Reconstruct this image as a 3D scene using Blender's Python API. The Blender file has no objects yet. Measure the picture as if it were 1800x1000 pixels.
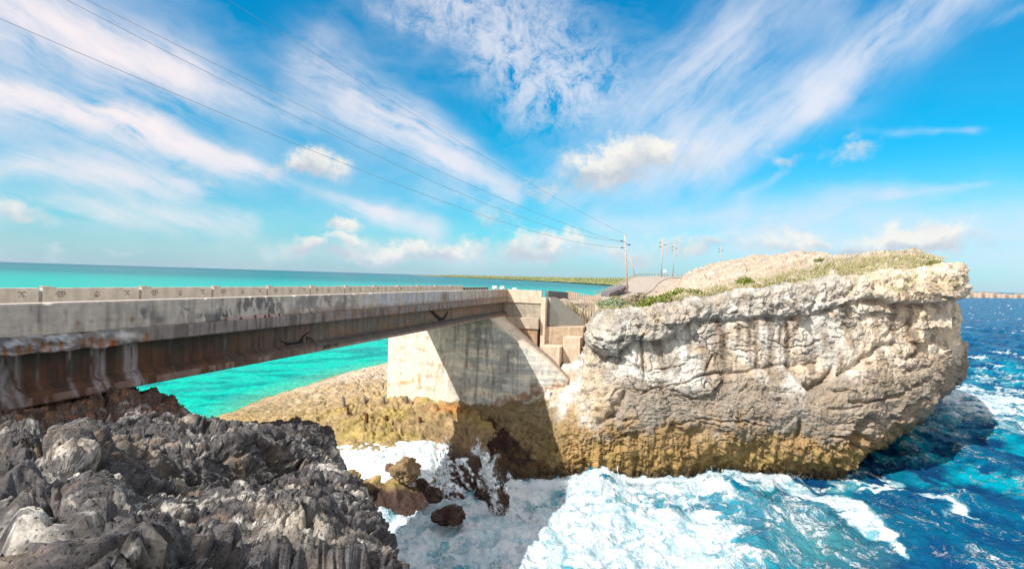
import bpy, math, random
import numpy as np
from mathutils import Vector, Matrix
random.seed(7); RNG = np.random.default_rng(7)
sc = bpy.context.scene
COL = sc.collection
# ------------------------------------------------------------------ camera
CAMZ = 15.0
cam_d = bpy.data.cameras.new('camera'); cam = bpy.data.objects.new('camera', cam_d); COL.objects.link(cam)
cam_d.lens = 20.0; cam_d.sensor_width = 36.0; cam_d.clip_end = 60000; cam_d.clip_start = 0.05
PIT = math.radians(0.71); ROL = math.radians(1.75)
F0 = np.array([0, math.cos(PIT), -math.sin(PIT)]); U0 = np.array([0, math.sin(PIT), math.cos(PIT)]); R0 = np.array([1., 0, 0])
RR = math.cos(ROL) * R0 + math.sin(ROL) * U0
UU = -math.sin(ROL) * R0 + math.cos(ROL) * U0
M = Matrix(((RR[0], UU[0], -F0[0], 0), (RR[1], UU[1], -F0[1], 0), (RR[2], UU[2], -F0[2], CAMZ), (0, 0, 0, 1)))
cam.matrix_world = M
sc.camera = cam
def ray(px, py):
    return F0 + (px - 900) / 1000 * RR + (500 - py) / 1000 * UU
def at(px, py, Y):
    d = ray(px, py); k = Y / d[1]
    return np.array([d[0] * k, d[1] * k, CAMZ + d[2] * k])
def atz(px, py, z):
    d = ray(px, py); k = (z - CAMZ) / d[2]
    return np.array([d[0] * k, d[1] * k, z])
def proj(P):
    Q = P - np.array([0, 0, CAMZ]); f = np.maximum(Q @ F0, 1e-3)
    return 900 + 1000 * (Q @ RR) / f, 500 - 1000 * (Q @ UU) / f
# ------------------------------------------------------------------ light
SUN = np.array([-0.80, -0.70, 1.0]); SUN = SUN / np.linalg.norm(SUN)
sl = bpy.data.lights.new('sun', 'SUN'); sl.energy = 4.4; sl.angle = math.radians(0.5); sl.color = (1.0, 0.95, 0.88)
so = bpy.data.objects.new('sun', sl); COL.objects.link(so)
so.rotation_euler = Vector(SUN).to_track_quat('Z', 'Y').to_euler()
sc.view_settings.view_transform = 'Standard'; sc.view_settings.look = 'None'
sc.view_settings.gamma = 1; sc.view_settings.exposure = 0.55
sc.cycles.max_bounces = 5

def s2l(c):
    c = np.asarray(c, float) / 255.0
    return np.where(c <= 0.04045, c / 12.92, ((c + 0.055) / 1.055) ** 2.4)

# ------------------------------------------------------------------ node helper
class NT:
    def __init__(s, nt): s.nt = nt; s.n = nt.nodes; s.l = nt.links
    def put(s, sock, v):
        if v is None: return
        if hasattr(v, 'links') or isinstance(v, bpy.types.NodeSocket): s.l.new(v, sock)
        else:
            try: sock.default_value = v
            except Exception:
                sock.default_value = (v, v, v) if not hasattr(v, '__len__') else (tuple(v) + (1,))[:4]
    def math(s, op, a, b=None, c=None, clamp=False):
        m = s.n.new('ShaderNodeMath'); m.operation = op; m.use_clamp = clamp
        s.put(m.inputs[0], a); s.put(m.inputs[1], b); s.put(m.inputs[2], c); return m.outputs[0]
    def vec(s, op, a, b=None, out=0, scale=None):
        m = s.n.new('ShaderNodeVectorMath'); m.operation = op
        s.put(m.inputs[0], a); s.put(m.inputs[1], b)
        if scale is not None: s.put(m.inputs['Scale'], scale)
        return m.outputs[out]
    def noise(s, v, scale, detail=4, rough=0.5, dist=0.0, color=False):
        m = s.n.new('ShaderNodeTexNoise'); s.put(m.inputs['Vector'], v)
        m.inputs['Scale'].default_value = scale; m.inputs['Detail'].default_value = detail
        m.inputs['Roughness'].default_value = rough; m.inputs['Distortion'].default_value = dist
        return m.outputs[1 if color else 0]
    def vor(s, v, scale, feature='F1'):
        m = s.n.new('ShaderNodeTexVoronoi'); m.feature = feature; s.put(m.inputs['Vector'], v)
        m.inputs['Scale'].default_value = scale; return m.outputs[0]
    def ramp(s, f, stops, interp='LINEAR'):
        m = s.n.new('ShaderNodeValToRGB'); m.color_ramp.interpolation = interp
        e = m.color_ramp.elements
        while len(e) < len(stops): e.new(0.5)
        for i, (p, c) in enumerate(stops):
            e[i].position = p; e[i].color = tuple(c) + (1,) if hasattr(c, '__len__') else (c, c, c, 1)
        s.put(m.inputs[0], f); return m.outputs[0]
    def mix(s, f, a, b, mode='MIX'):
        m = s.n.new('ShaderNodeMix'); m.data_type = 'RGBA'; m.blend_type = mode
        s.put(m.inputs[0], f)
        for i, v in ((6, a), (7, b)):
            if isinstance(v, bpy.types.NodeSocket): s.l.new(v, m.inputs[i])
            else: m.inputs[i].default_value = tuple(v)[:3] + (1,)
        return m.outputs[2]
    def mrange(s, v, a, b, c, d, smooth=False):
        m = s.n.new('ShaderNodeMapRange'); s.put(m.inputs[0], v)
        if smooth: m.interpolation_type = 'SMOOTHSTEP'
        for i, x in enumerate((a, b, c, d)): m.inputs[i + 1].default_value = x
        return m.outputs[0]
    def comb(s, x, y, z=0.0):
        m = s.n.new('ShaderNodeCombineXYZ'); s.put(m.inputs[0], x); s.put(m.inputs[1], y); s.put(m.inputs[2], z); return m.outputs[0]
    def mapping(s, v, loc=(0, 0, 0), rot=(0, 0, 0), scale=(1, 1, 1)):
        m = s.n.new('ShaderNodeMapping'); s.put(m.inputs[0], v)
        m.inputs[1].default_value = loc; m.inputs[2].default_value = rot; m.inputs[3].default_value = scale; return m.outputs[0]

# ------------------------------------------------------------------ world
def build_world():
    w = bpy.data.worlds.new('World'); sc.world = w; w.use_nodes = True
    t = NT(w.node_tree); bg = w.node_tree.nodes['Background']
    sky = t.n.new('ShaderNodeTexSky'); sky.sky_type = 'NISHITA'; sky.sun_disc = False
    sky.sun_elevation = math.asin(SUN[2]); sky.sun_rotation = math.atan2(SUN[0], SUN[1])
    sky.air_density = 1.0; sky.dust_density = 0.3; sky.ozone_density = 2.0
    g = t.n.new('ShaderNodeTexCoord').outputs['Generated']
    sx = t.n.new('ShaderNodeSeparateXYZ'); t.l.new(g, sx.inputs[0])
    az = t.math('ARCTAN2', sx.outputs[0], sx.outputs[1]); el = t.math('ARCSINE', sx.outputs[2])
    P0 = t.comb(az, el)
    # deep tropical blue, paler towards the horizon
    tint = t.ramp(t.mrange(el, 0, 0.75, 0, 1), [(0.0, (0.42, 0.72, 1.02)), (0.10, (0.28, 0.94, 1.12)), (0.3, (0.04, 1.02, 1.27)), (0.6, (0.0, 1.04, 1.42)), (1.0, (0.0, 1.05, 1.6))])
    base = t.mix(1.0, sky.outputs[0], tint, 'MULTIPLY')
    # cloud layers
    wn = t.noise(P0, 3.2, 4, 0.6, color=True)
    wn = t.vec('SUBTRACT', wn, (0.5, 0.5, 0.5))
    P = t.vec('ADD', P0, t.vec('SCALE', wn, scale=0.09))
    wn2 = t.vec('SUBTRACT', t.noise(P0, 12, 4, 0.6, color=True), (0.5, 0.5, 0.5))
    Pc = t.vec('ADD', P0, t.vec('SCALE', wn2, scale=0.10))
    def ae(px, py):
        d = ray(px, py); d = d / np.linalg.norm(d); return (math.atan2(d[0], d[1]), math.asin(d[2]))
    def seg(src, a, b, w0, w1, s, taper=True):
        A = ae(*a); B = ae(*b); d = (B[0] - A[0], B[1] - A[1]); L2 = d[0] ** 2 + d[1] ** 2
        rel = t.vec('SUBTRACT', src, (A[0], A[1], 0)); dot = t.vec('DOT_PRODUCT', rel, (d[0] / L2, d[1] / L2, 0), out=1)
        tt = t.math('ADD', dot, 0, clamp=True)
        near = t.vec('SCALE', (d[0], d[1], 0), scale=tt)
        dist = t.vec('DISTANCE', rel, near, out=1)
        w_ = t.math('MULTIPLY_ADD', tt, (w1 - w0) * 0.0009, w0 * 0.0009)
        q = t.math('DIVIDE', dist, w_)
        q = t.math('MULTIPLY', q, q)
        e = t.math('EXPONENT', t.math('MULTIPLY', q, -1.0))
        return t.math('MULTIPLY', e, s)
    def total(L):
        o = L[0]
        for x in L[1:]: o = t.math('ADD', o, x)
        return o
    # left cirrus: fibres descending to the right
    left = total([seg(P, (-300, -80), (330, 125), 62, 40, .95), seg(P, (330, 125), (560, 220), 34, 14, .45),
                  seg(P, (-250, 90), (260, 235), 22, 34, .85), seg(P, (250, 235), (540, 325), 30, 14, .95),
                  seg(P, (560, 330), (770, 405), 12, 22, .85), seg(P, (-200, 255), (330, 330), 18, 28, .75),
                  seg(P, (-300, 330), (430, 395), 26, 24, .60), seg(P, (-200, 170), (420, 290), 50, 60, .14),
                  seg(P, (560, 130), (800, 290), 55, 40, .62), seg(P, (720, 220), (890, 330), 30, 26, .70),
                  seg(P, (900, 345), (760, 345), 16, 22, .4), seg(P, (-200, 60), (640, 230), 60, 60, .12), seg(P, (-100, 130), (270, 225), 14, 20, .9), seg(P, (260, 222), (520, 315), 16, 9, .8), seg(P, (40, 20), (320, 130), 22, 16, .7), seg(P, (620, 345), (765, 400), 8, 14, .7), seg(P, (620, 185), (870, 320), 18, 20, .7)])
    fan = total([seg(P, (1900, -170), (1440, 160), 45, 34, .62), seg(P, (1440, 160), (1230, 265), 44, 50, .78),
                 seg(P, (1230, 265), (1000, 330), 60, 55, .55), seg(P, (1500, -100), (1200, 130), 70, 70, .38),
                 seg(P, (1270, 100), (1120, 215), 60, 50, .55), seg(P, (1750, -60), (1480, 60), 20, 30, .25),
                 seg(P, (1800, 18), (1610, 90), 6, 10, .40), seg(P, (1730, 228), (1500, 233), 4, 7, .35),
                 seg(P, (1380, 310), (1310, 340), 6, 12, .35), seg(P, (1640, -40), (1420, 190), 12, 22, .75), seg(P, (1420, 190), (1270, 285), 22, 26, .75)])
    mott = total([seg(P, (740, -40), (930, 60), 60, 85, .80), seg(P, (860, 110), (1010, 150), 50, 70, .5),
                  seg(P, (640, 20), (780, 60), 12, 14, .4), seg(P, (930, 190), (1060, 150), 40, 60, .45)])
    low = total([seg(P, (1050, 400), (1300, 372), 28, 22, .75), seg(P, (1300, 405), (1560, 345), 34, 16, .6),
                 seg(P, (1560, 350), (1740, 322), 12, 4, .5), seg(P, (1350, 400), (2000, 390), 46, 60, .75),
                 seg(P, (-200, 425), (500, 440), 34, 22, .18), seg(P, (480, 438), (1100, 446), 16, 22, .5), seg(P, (1000, 438), (1850, 440), 26, 44, .6)])
    def fib(rot, sy, sc_):
        v = t.mapping(t.mapping(P, rot=(0, 0, rot)), scale=(1, sy, 1))
        return t.math('ADD', t.math('MULTIPLY', t.noise(v, sc_, 8, 0.62, 0.15), .65), t.math('MULTIPLY', t.noise(P, sc_ * 2.2, 8, .68, .3), .35))
    fl = t.mrange(fib(0.36, 6, 4.5), 0.38, 0.60, 0.15, 1.6)
    ff = t.mrange(fib(-0.72, 5, 4.5), 0.38, 0.60, 0.18, 1.5)
    fm = t.mrange(t.noise(P, 26, 9, 0.72, 0.4), 0.38, 0.62, 0.0, 1.4)
    flo = t.mrange(fib(-0.12, 4, 7), 0.32, 0.64, 0.3, 1.25)
    ci = t.math('ADD', t.math('MULTIPLY', left, fl), t.math('MULTIPLY', fan, ff))
    ci = t.math('ADD', ci, t.math('MULTIPLY', mott, fm))
    ci = t.math('ADD', ci, t.math('MULTIPLY', low, flo))
    veil = t.math('MULTIPLY', t.mrange(t.noise(t.mapping(P, rot=(0, 0, 0.3), scale=(1, 2.5, 1)), 2.6, 7, 0.6), 0.45, 0.75, 0, 0.30), t.mrange(az, 0.35, 0.6, 1, 0.15))
    ci = t.math('ADD', ci, veil)
    ci = t.math('SUBTRACT', 1.0, t.math('EXPONENT', t.math('MULTIPLY', ci, -1.15)))
    ccol = t.mix(t.mrange(az, -0.6, 0.2, 0, 1), (1.04 * .66, 0.94 * .66, 0.95 * .66), (0.80 * .66, 0.86 * .66, 0.98 * .66))
    c1 = t.mix(ci, base, ccol)
    away = t.math('MAXIMUM', t.mrange(el, 0.62, 1.0, 0, 1, smooth=True), t.mrange(t.math('ABSOLUTE', az), 0.95, 1.5, 0, 1, smooth=True))  # unseen pale cover overhead and behind the view, added to lift and neutralise shade
    away = t.math('MULTIPLY', away, t.mrange(t.noise(g, 2.0, 6, .6), .25, .6, .55, .95))
    c1 = t.mix(away, c1, (0.80, 0.76, 0.72))
    # cumulus puffs
    puffs = [(1100, 282, 105, 34, 1.0), (1140, 262, 60, 22, .9), (1060, 300, 70, 26, .9), (552, 287, 52, 24, 1), (607, 388, 28, 11, 1),
             (1620, 412, 62, 24, 1.1), (545, 430, 40, 15, .85), (610, 418, 36, 16, .9), (700, 440, 90, 20, 1.0), (800, 442, 70, 18, .9), (640, 450, 90, 12, .8), (1100, 445, 90, 16, .6), (1250, 430, 80, 16, .6), (1400, 425, 90, 18, .7), (1520, 440, 80, 20, .7), (1560, 420, 60, 16, .6),
             (925, 438, 52, 24, 1.0), (975, 425, 60, 15, .8), (1500, 258, 38, 16, .5), (1375, 275, 32, 12, .5), (1500, 230, 18, 10, .4),
             (870, 385, 60, 30, .45), (950, 330, 60, 22, .5), (1180, 435, 90, 16, .5), (1010, 440, 60, 14, .5), (30, 378, 40, 14, .6),
             (105, 432, 22, 12, .4), (350, 312, 30, 14, .4), (1760, 430, 60, 30, .35), (200, 440, 60, 10, .3), (430, 430, 50, 10, .3), (1720, 410, 40, 18, .35)]
    pm = None; shp = None
    for (px, py, rx, ry, s) in puffs:
        A = ae(px, py)
        rel = t.vec('MULTIPLY', t.vec('SUBTRACT', Pc, (A[0], A[1], 0)), (1000 / rx, 1000 / ry, 0))
        q = t.vec('DOT_PRODUCT', rel, rel, out=1)
        e = t.math('MULTIPLY', t.math('EXPONENT', t.math('MULTIPLY', q, -0.8)), s)
        pm = e if pm is None else t.math('MAXIMUM', pm, e)
        v = t.math('MULTIPLY', e, t.vec('DOT_PRODUCT', rel, (0.25, 1, 0), out=1))
        shp = v if shp is None else t.math('ADD', shp, v)
    pn_ = t.noise(P0, 30, 9, 0.66)
    pm2 = t.math('MULTIPLY', pm, t.mrange(pn_, 0.3, 0.68, 0.45, 1.5))
    pm3 = t.mrange(pm2, 0.14, 0.85, 0, 1, smooth=True)
    shade = t.math('ADD', t.mrange(shp, -0.5, 0.5, 0, 1), t.mrange(t.noise(Pc, 22, 5), 0.35, 0.65, -0.3, 0.3), clamp=True)
    pcol = t.mix(shade, (0.60 * .66, 0.65 * .66, 0.72 * .66), (1.02 * .66, 0.98 * .66, 0.90 * .66))
    c2 = t.mix(t.math('MULTIPLY', pm3, 0.92), c1, pcol)
    # thin pale air just above the horizon
    hz = t.math('MULTIPLY', t.math('EXPONENT', t.math('MULTIPLY', t.math('ABSOLUTE', el), -24.0)), 0.5)
    c3 = t.mix(hz, c2, (0.56 * .66, 0.77 * .66, 0.96 * .66))
    # clouds are given in picture radiance, sky texture is physical: bring both to one scale
    t.l.new(c3, bg.inputs[0]); bg.inputs[1].default_value = 1.0
    # scale the sky texture colour before mixing
    b2 = t.mix(1.0, base, (0.085, 0.085, 0.083), 'MULTIPLY')
    for lk in list(w.node_tree.links):
        if lk.from_socket == base and lk.to_node != b2.node:
            to = lk.to_socket; w.node_tree.links.remove(lk); t.l.new(b2, to)
build_world()

# ------------------------------------------------------------------ numpy noise
GR = np.array([[1, 1, 0], [-1, 1, 0], [1, -1, 0], [-1, -1, 0], [1, 0, 1], [-1, 0, 1], [1, 0, -1], [-1, 0, -1], [0, 1, 1], [0, -1, 1], [0, 1, -1], [0, -1, -1]], np.float32)
def hsh(x, y, z, seed):
    h = (x.astype(np.uint32) * np.uint32(374761393)) ^ (y.astype(np.uint32) * np.uint32(668265263)) ^ (z.astype(np.uint32) * np.uint32(2246822519)) ^ np.uint32(seed * 7919 + 13)
    h = (h ^ (h >> np.uint32(13))) * np.uint32(1274126177)
    return h ^ (h >> np.uint32(16))
def pn(p, seed=0):
    p = np.asarray(p, np.float64); i = np.floor(p).astype(np.int64); f = (p - i).astype(np.float32)
    u = f * f * f * (f * (f * 6 - 15) + 10); out = np.zeros(len(p), np.float32)
    for dx in (0, 1):
        wx = u[:, 0] if dx else 1 - u[:, 0]
        for dy in (0, 1):
            wy = u[:, 1] if dy else 1 - u[:, 1]
            for dz in (0, 1):
                wz = u[:, 2] if dz else 1 - u[:, 2]
                g = GR[hsh(i[:, 0] + dx, i[:, 1] + dy, i[:, 2] + dz, seed) % 12]
                out += wx * wy * wz * (g[:, 0] * (f[:, 0] - dx) + g[:, 1] * (f[:, 1] - dy) + g[:, 2] * (f[:, 2] - dz))
    return out
def fbm(p, o=4, seed=0, gain=0.5, ridge=False):
    s = np.zeros(len(p), np.float32); a = 1.0; q = np.array(p, np.float64)
    for k in range(o):
        n = pn(q, seed + k)
        s += a * ((1 - 2 * np.abs(n)) - 0.55 if ridge else n); a *= gain; q = q * 2.03 + 17.3
    return s
def worley(p, seed=0):
    p = np.asarray(p, np.float64); i = np.floor(p).astype(np.int64)
    f1 = np.full(len(p), 9.0, np.float32); f2 = f1.copy()
    for dx in (-1, 0, 1):
        for dy in (-1, 0, 1):
            for dz in (-1, 0, 1):
                h = hsh(i[:, 0] + dx, i[:, 1] + dy, i[:, 2] + dz, seed)
                d = np.zeros(len(p))
                for a, sh in ((0, 0), (1, 8), (2, 16)):
                    r = ((h >> np.uint32(sh)) & np.uint32(255)).astype(np.float64) / 255.0
                    d += (i[:, a] + (dx, dy, dz)[a] + r - p[:, a]) ** 2
                d = np.sqrt(d).astype(np.float32)
                f2 = np.minimum(f2, np.maximum(f1, d)); f1 = np.minimum(f1, d)
    return f1, f2
def facets(p, seed=0, k=1.0):
    p = np.asarray(p, np.float64); i = np.floor(p).astype(np.int64); f1 = np.full(len(p), 9.0); out = np.zeros(len(p)); edge = np.full(len(p), 9.0)
    for dx in (-1, 0, 1):
        for dy in (-1, 0, 1):
            for dz in (-1, 0, 1):
                h = hsh(i[:, 0] + dx, i[:, 1] + dy, i[:, 2] + dz, seed); v = np.zeros((len(p), 3))
                for a, sh in ((0, 0), (1, 8), (2, 16)):
                    r = ((h >> np.uint32(sh)) & np.uint32(255)).astype(np.float64) / 255.0; v[:, a] = p[:, a] - (i[:, a] + (dx, dy, dz)[a] + r)
                d = np.sqrt((v * v).sum(1)); g = (h >> np.uint32(5)).astype(np.int64)
                val = v[:, 0] * ((g % 97) / 48.0 - 1) + v[:, 1] * ((g // 97 % 89) / 44.0 - 1) + v[:, 2] * ((g // 8633 % 83) / 41.0 - 1) + ((g // 777 % 61) / 30.0 - 1) * .35
                m = d < f1; edge = np.minimum(edge, np.where(m, np.abs(f1 - d), d - f1)); edge = np.where(m, f1 - d, np.minimum(edge, d - f1)); out = np.where(m, val, out); f1 = np.where(m, d, f1)
    return out * k
def sst(a, b, x):
    t = np.clip((x - a) / (b - a), 0, 1); return t * t * (3 - 2 * t)
def lerp(a, b, t):
    return a + (b - a) * t
def cmix(c, col, m):
    m = np.clip(m, 0, 1)[:, None]; return c * (1 - m) + np.asarray(col, float)[None, :] * m
def seg_d(px, py, a, b):
    ax, ay = a; bx, by = b; dx, dy = bx - ax, by - ay
    t = np.clip(((px - ax) * dx + (py - ay) * dy) / (dx * dx + dy * dy), 0, 1)
    return np.hypot(px - ax - t * dx, py - ay - t * dy), t
def poly_d(px, py, pts):
    d = np.full(len(px), 1e9)
    for a, b in zip(pts[:-1], pts[1:]): d = np.minimum(d, seg_d(px, py, a, b)[0])
    return d

# ------------------------------------------------------------------ mesh helpers
def tag(o, label=None, cat=None, group=None, kind=None):
    if label: o['label'] = label
    if cat: o['category'] = cat
    if group: o['group'] = group
    if kind: o['kind'] = kind
    return o
def link(name, me, mat=None, parent=None):
    o = bpy.data.objects.new(name, me); COL.objects.link(o)
    if mat: me.materials.append(mat)
    if parent: o.parent = parent
    return o
def mesh_np(name, V, Fq, smooth=True, col=None):
    me = bpy.data.meshes.new(name); V = np.asarray(V, np.float32); Fq = np.asarray(Fq, np.int32); k = Fq.shape[1]
    me.vertices.add(len(V)); me.vertices.foreach_set('co', V.ravel())
    me.loops.add(Fq.size); me.loops.foreach_set('vertex_index', Fq.ravel())
    me.polygons.add(len(Fq)); me.polygons.foreach_set('loop_start', np.arange(0, Fq.size, k, dtype=np.int32))
    if smooth: me.polygons.foreach_set('use_smooth', np.ones(len(Fq), bool))
    me.update(calc_edges=True)
    if col is not None:
        a = me.color_attributes.new('Col', 'FLOAT_COLOR', 'POINT')
        c = np.ones((len(V), 4), np.float32); c[:, :3] = np.clip(col, 0, 1); a.data.foreach_set('color', c.ravel())
    me.validate()
    return me
def grid_faces(nr, nc, flip=False, wrap=False):
    r = np.arange(nr - 1)[:, None]; c = np.arange(nc if wrap else nc - 1)[None, :]; c2 = (c + 1) % nc
    a = r * nc + c; b = r * nc + c2; d = (r + 1) * nc + c2; e = (r + 1) * nc + c
    q = np.stack([a, b, d, e], -1).reshape(-1, 4)
    return q[:, ::-1] if flip else q
def grid_normals(P):
    du = np.gradient(P, axis=1); dv = np.gradient(P, axis=0); n = np.cross(du, dv)
    return n / (np.linalg.norm(n, axis=-1, keepdims=True) + 1e-9)
def crspline(C, t):
    """C (n,...) control along axis 0, t in [0,n-1]"""
    n = len(C); i = np.clip(np.floor(t).astype(int), 0, n - 2); f = t - i
    f = f.reshape((-1,) + (1,) * (C.ndim - 1))
    p0 = C[np.maximum(i - 1, 0)]; p1 = C[i]; p2 = C[i + 1]; p3 = C[np.minimum(i + 2, n - 1)]
    return 0.5 * (2 * p1 + (p2 - p0) * f + (2 * p0 - 5 * p1 + 4 * p2 - p3) * f ** 2 + (3 * p1 - p0 - 3 * p2 + p3) * f ** 3)
def tvals(weights):
    out = []
    for k, w in enumerate(weights): out.append(k + np.arange(w) / w)
    out.append(np.array([float(len(weights))])); return np.concatenate(out)
def tps(pts):
    pts = np.asarray(pts, float); X = pts[:, :2] / 20.0; z = pts[:, 2]; n = len(X)
    d = np.linalg.norm(X[:, None] - X[None], axis=-1); K = np.where(d > 0, d * d * np.log(d + 1e-12), 0) + np.eye(n) * 1e-4
    Pm = np.hstack([np.ones((n, 1)), X]); A = np.zeros((n + 3, n + 3)); A[:n, :n] = K; A[:n, n:] = Pm; A[n:, :n] = Pm.T
    w = np.linalg.solve(A, np.concatenate([z, np.zeros(3)]))
    def f(x, y):
        x = np.atleast_1d(np.asarray(x, float)) / 20; y = np.atleast_1d(np.asarray(y, float)) / 20
        o = w[n] + w[n + 1] * x + w[n + 2] * y
        for k in range(n):
            r2 = (x - X[k, 0]) ** 2 + (y - X[k, 1]) ** 2; o = o + w[k] * 0.5 * r2 * np.log(r2 + 1e-12)
        return o
    return f
class MB:
    def __init__(s): s.v = []; s.f = []
    def add(s, V, F):
        b = len(s.v); s.v += [tuple(map(float, p)) for p in V]; s.f += [tuple(b + i for i in f) for f in F]
    def hexa(s, c8):
        s.add(c8, [(0, 3, 2, 1), (4, 5, 6, 7), (0, 1, 5, 4), (1, 2, 6, 5), (2, 3, 7, 6), (3, 0, 4, 7)])
    def box(s, c, sx, sy, sz, ax=None):
        ax = np.eye(3) if ax is None else np.asarray(ax); c = np.asarray(c, float); L = []
        for z in (-1, 1):
            for (x, y) in ((-1, -1), (1, -1), (1, 1), (-1, 1)):
                L.append(c + ax[0] * x * sx / 2 + ax[1] * y * sy / 2 + ax[2] * z * sz / 2)
        s.hexa(L)
    def tube(s, pts, rad, n=8, cap=True):
        pts = [np.asarray(p, float) for p in pts]; R = rad if hasattr(rad, '__len__') else [rad] * len(pts); V = []; F = []
        for i, p in enumerate(pts):
            d = pts[min(i + 1, len(pts) - 1)] - pts[max(i - 1, 0)]; d /= np.linalg.norm(d)
            a = np.cross(d, [0, 0, 1.0]) if abs(d[2]) < 0.95 else np.cross(d, [1.0, 0, 0]); a /= np.linalg.norm(a); b = np.cross(d, a)
            for k in range(n):
                q = 2 * math.pi * k / n; V.append(p + R[i] * (math.cos(q) * a + math.sin(q) * b))
        for i in range(len(pts) - 1):
            for k in range(n): F.append((i * n + k, i * n + (k + 1) % n, (i + 1) * n + (k + 1) % n, (i + 1) * n + k))
        if cap: F += [tuple(range(n))[::-1], tuple((len(pts) - 1) * n + k for k in range(n))]
        s.add(V, F)
    def build(s, name, mat, parent=None, smooth=False, bevel=0):
        me = bpy.data.meshes.new(name); me.from_pydata(s.v, [], s.f); me.validate()
        import bmesh
        bm = bmesh.new(); bm.from_mesh(me); bmesh.ops.recalc_face_normals(bm, faces=bm.faces)
        if bevel: bmesh.ops.bevel(bm, geom=list(bm.edges), offset=bevel, segments=2, affect='EDGES', profile=0.6)
        bm.to_mesh(me); bm.free()
        if smooth:
            for p in me.polygons: p.use_smooth = True
        return link(name, me, mat, parent)
def empty(name, loc, **kw):
    o = bpy.data.objects.new(name, None); o.location = [float(x) for x in loc]; o.empty_display_size = 0.3; COL.objects.link(o); tag(o, **kw); return o
def own(child, root):
    """children are modelled in world space: keep them there"""
    child.parent = root; child.matrix_parent_inverse = Matrix.Translation(root.location).inverted(); return child

# ------------------------------------------------------------------ materials
def rock_mat(name, scale, bump, vary=0.5, dist=0.05, pit=0.5, rough=0.95):
    m = bpy.data.materials.new(name); m.use_nodes = True; t = NT(m.node_tree); b = m.node_tree.nodes['Principled BSDF']
    a = t.n.new('ShaderNodeVertexColor'); a.layer_name = 'Col'
    co = t.n.new('ShaderNodeTexCoord').outputs['Object']
    n1 = t.noise(co, scale, 8, 0.7, 0.3); n2 = t.noise(co, scale * 5.3, 6, 0.7); n3 = t.noise(co, scale * 0.31, 5, 0.6)
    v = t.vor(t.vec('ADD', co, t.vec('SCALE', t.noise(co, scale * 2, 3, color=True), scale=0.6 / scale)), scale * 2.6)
    k = t.math('MULTIPLY', t.mrange(n1, 0.3, 0.7, 1 - vary, 1 + vary), t.mrange(n2, 0.3, 0.7, 0.8, 1.2))
    k = t.math('MULTIPLY', k, t.mrange(n3, 0.3, 0.7, 0.85, 1.15))
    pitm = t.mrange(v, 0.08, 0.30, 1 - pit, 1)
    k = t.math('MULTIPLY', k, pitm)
    c = t.vec('SCALE', a.outputs[0], scale=k)
    warm = t.mix(t.mrange(t.noise(co, scale * 0.8, 5, 0.6, 0.5), 0.45, 0.65, 0, 0.32), c, t.vec('MULTIPLY', c, (1.10, 0.95, 0.80)))
    t.l.new(warm, b.inputs['Base Color']); b.inputs['Roughness'].default_value = rough; b.inputs['Specular IOR Level'].default_value = 0.15
    h = t.math('ADD', t.math('MULTIPLY', n1, 1.0), t.math('MULTIPLY', n2, 0.25)); h = t.math('ADD', h, t.mrange(v, 0.0, 0.35, -0.5, 0.0))
    bp = t.n.new('ShaderNodeBump'); bp.inputs['Strength'].default_value = bump; bp.inputs['Distance'].default_value = dist
    t.l.new(h, bp.inputs['Height']); t.l.new(bp.outputs[0], b.inputs['Normal'])
    return m
def conc_mat(name, vary=0.22, col=None, bump=0.35, streak=True, rough=0.9):
    m = bpy.data.materials.new(name); m.use_nodes = True; t = NT(m.node_tree); b = m.node_tree.nodes['Principled BSDF']
    co = t.n.new('ShaderNodeTexCoord').outputs['Object']
    if col is None:
        a = t.n.new('ShaderNodeVertexColor'); a.layer_name = 'Col'; src = a.outputs[0]
    else:
        r = t.n.new('ShaderNodeRGB'); r.outputs[0].default_value = tuple(col) + (1,); src = r.outputs[0]
    n1 = t.noise(co, 2.2, 8, 0.68, 0.2); n2 = t.noise(co, 30, 4, 0.6)
    st = t.noise(t.mapping(co, scale=(1, 1, 0.12)), 3.5, 6, 0.65)
    k = t.math('MULTIPLY', t.mrange(n1, 0.3, 0.7, 1 - vary, 1 + vary), t.mrange(n2, 0.3, 0.7, 0.92, 1.08))
    if streak: k = t.math('MULTIPLY', k, t.mrange(st, 0.3, 0.62, 0.82, 1.08))
    c = t.vec('SCALE', src, scale=k)
    if col is not None:
        ru = t.mrange(t.noise(t.mapping(co, scale=(1, 1, 0.25)), 1.3, 7, 0.7), 0.60, 0.72, 0, 0.6)
        c = t.mix(ru, c, (col[0] * .62, col[1] * .40, col[2] * .24))
    t.l.new(c, b.inputs['Base Color']); b.inputs['Roughness'].default_value = rough; b.inputs['Specular IOR Level'].default_value = 0.2
    bp = t.n.new('ShaderNodeBump'); bp.inputs['Strength'].default_value = bump; bp.inputs['Distance'].default_value = 0.03
    t.l.new(t.math('ADD', n1, t.math('MULTIPLY', n2, 0.3)), bp.inputs['Height']); t.l.new(bp.outputs[0], b.inputs['Normal'])
    return m
def plain_mat(name, col, rough=0.8, vary=0.2, scale=6.0, metal=0.0):
    m = bpy.data.materials.new(name); m.use_nodes = True; t = NT(m.node_tree); b = m.node_tree.nodes['Principled BSDF']
    co = t.n.new('ShaderNodeTexCoord').outputs['Object']
    k = t.mrange(t.noise(co, scale, 6, 0.65), 0.3, 0.7, 1 - vary, 1 + vary)
    t.l.new(t.vec('SCALE', tuple(col), scale=k), b.inputs['Base Color']); b.inputs['Roughness'].default_value = rough; b.inputs['Metallic'].default_value = metal
    b.inputs['Specular IOR Level'].default_value = 0.2
    return m
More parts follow.
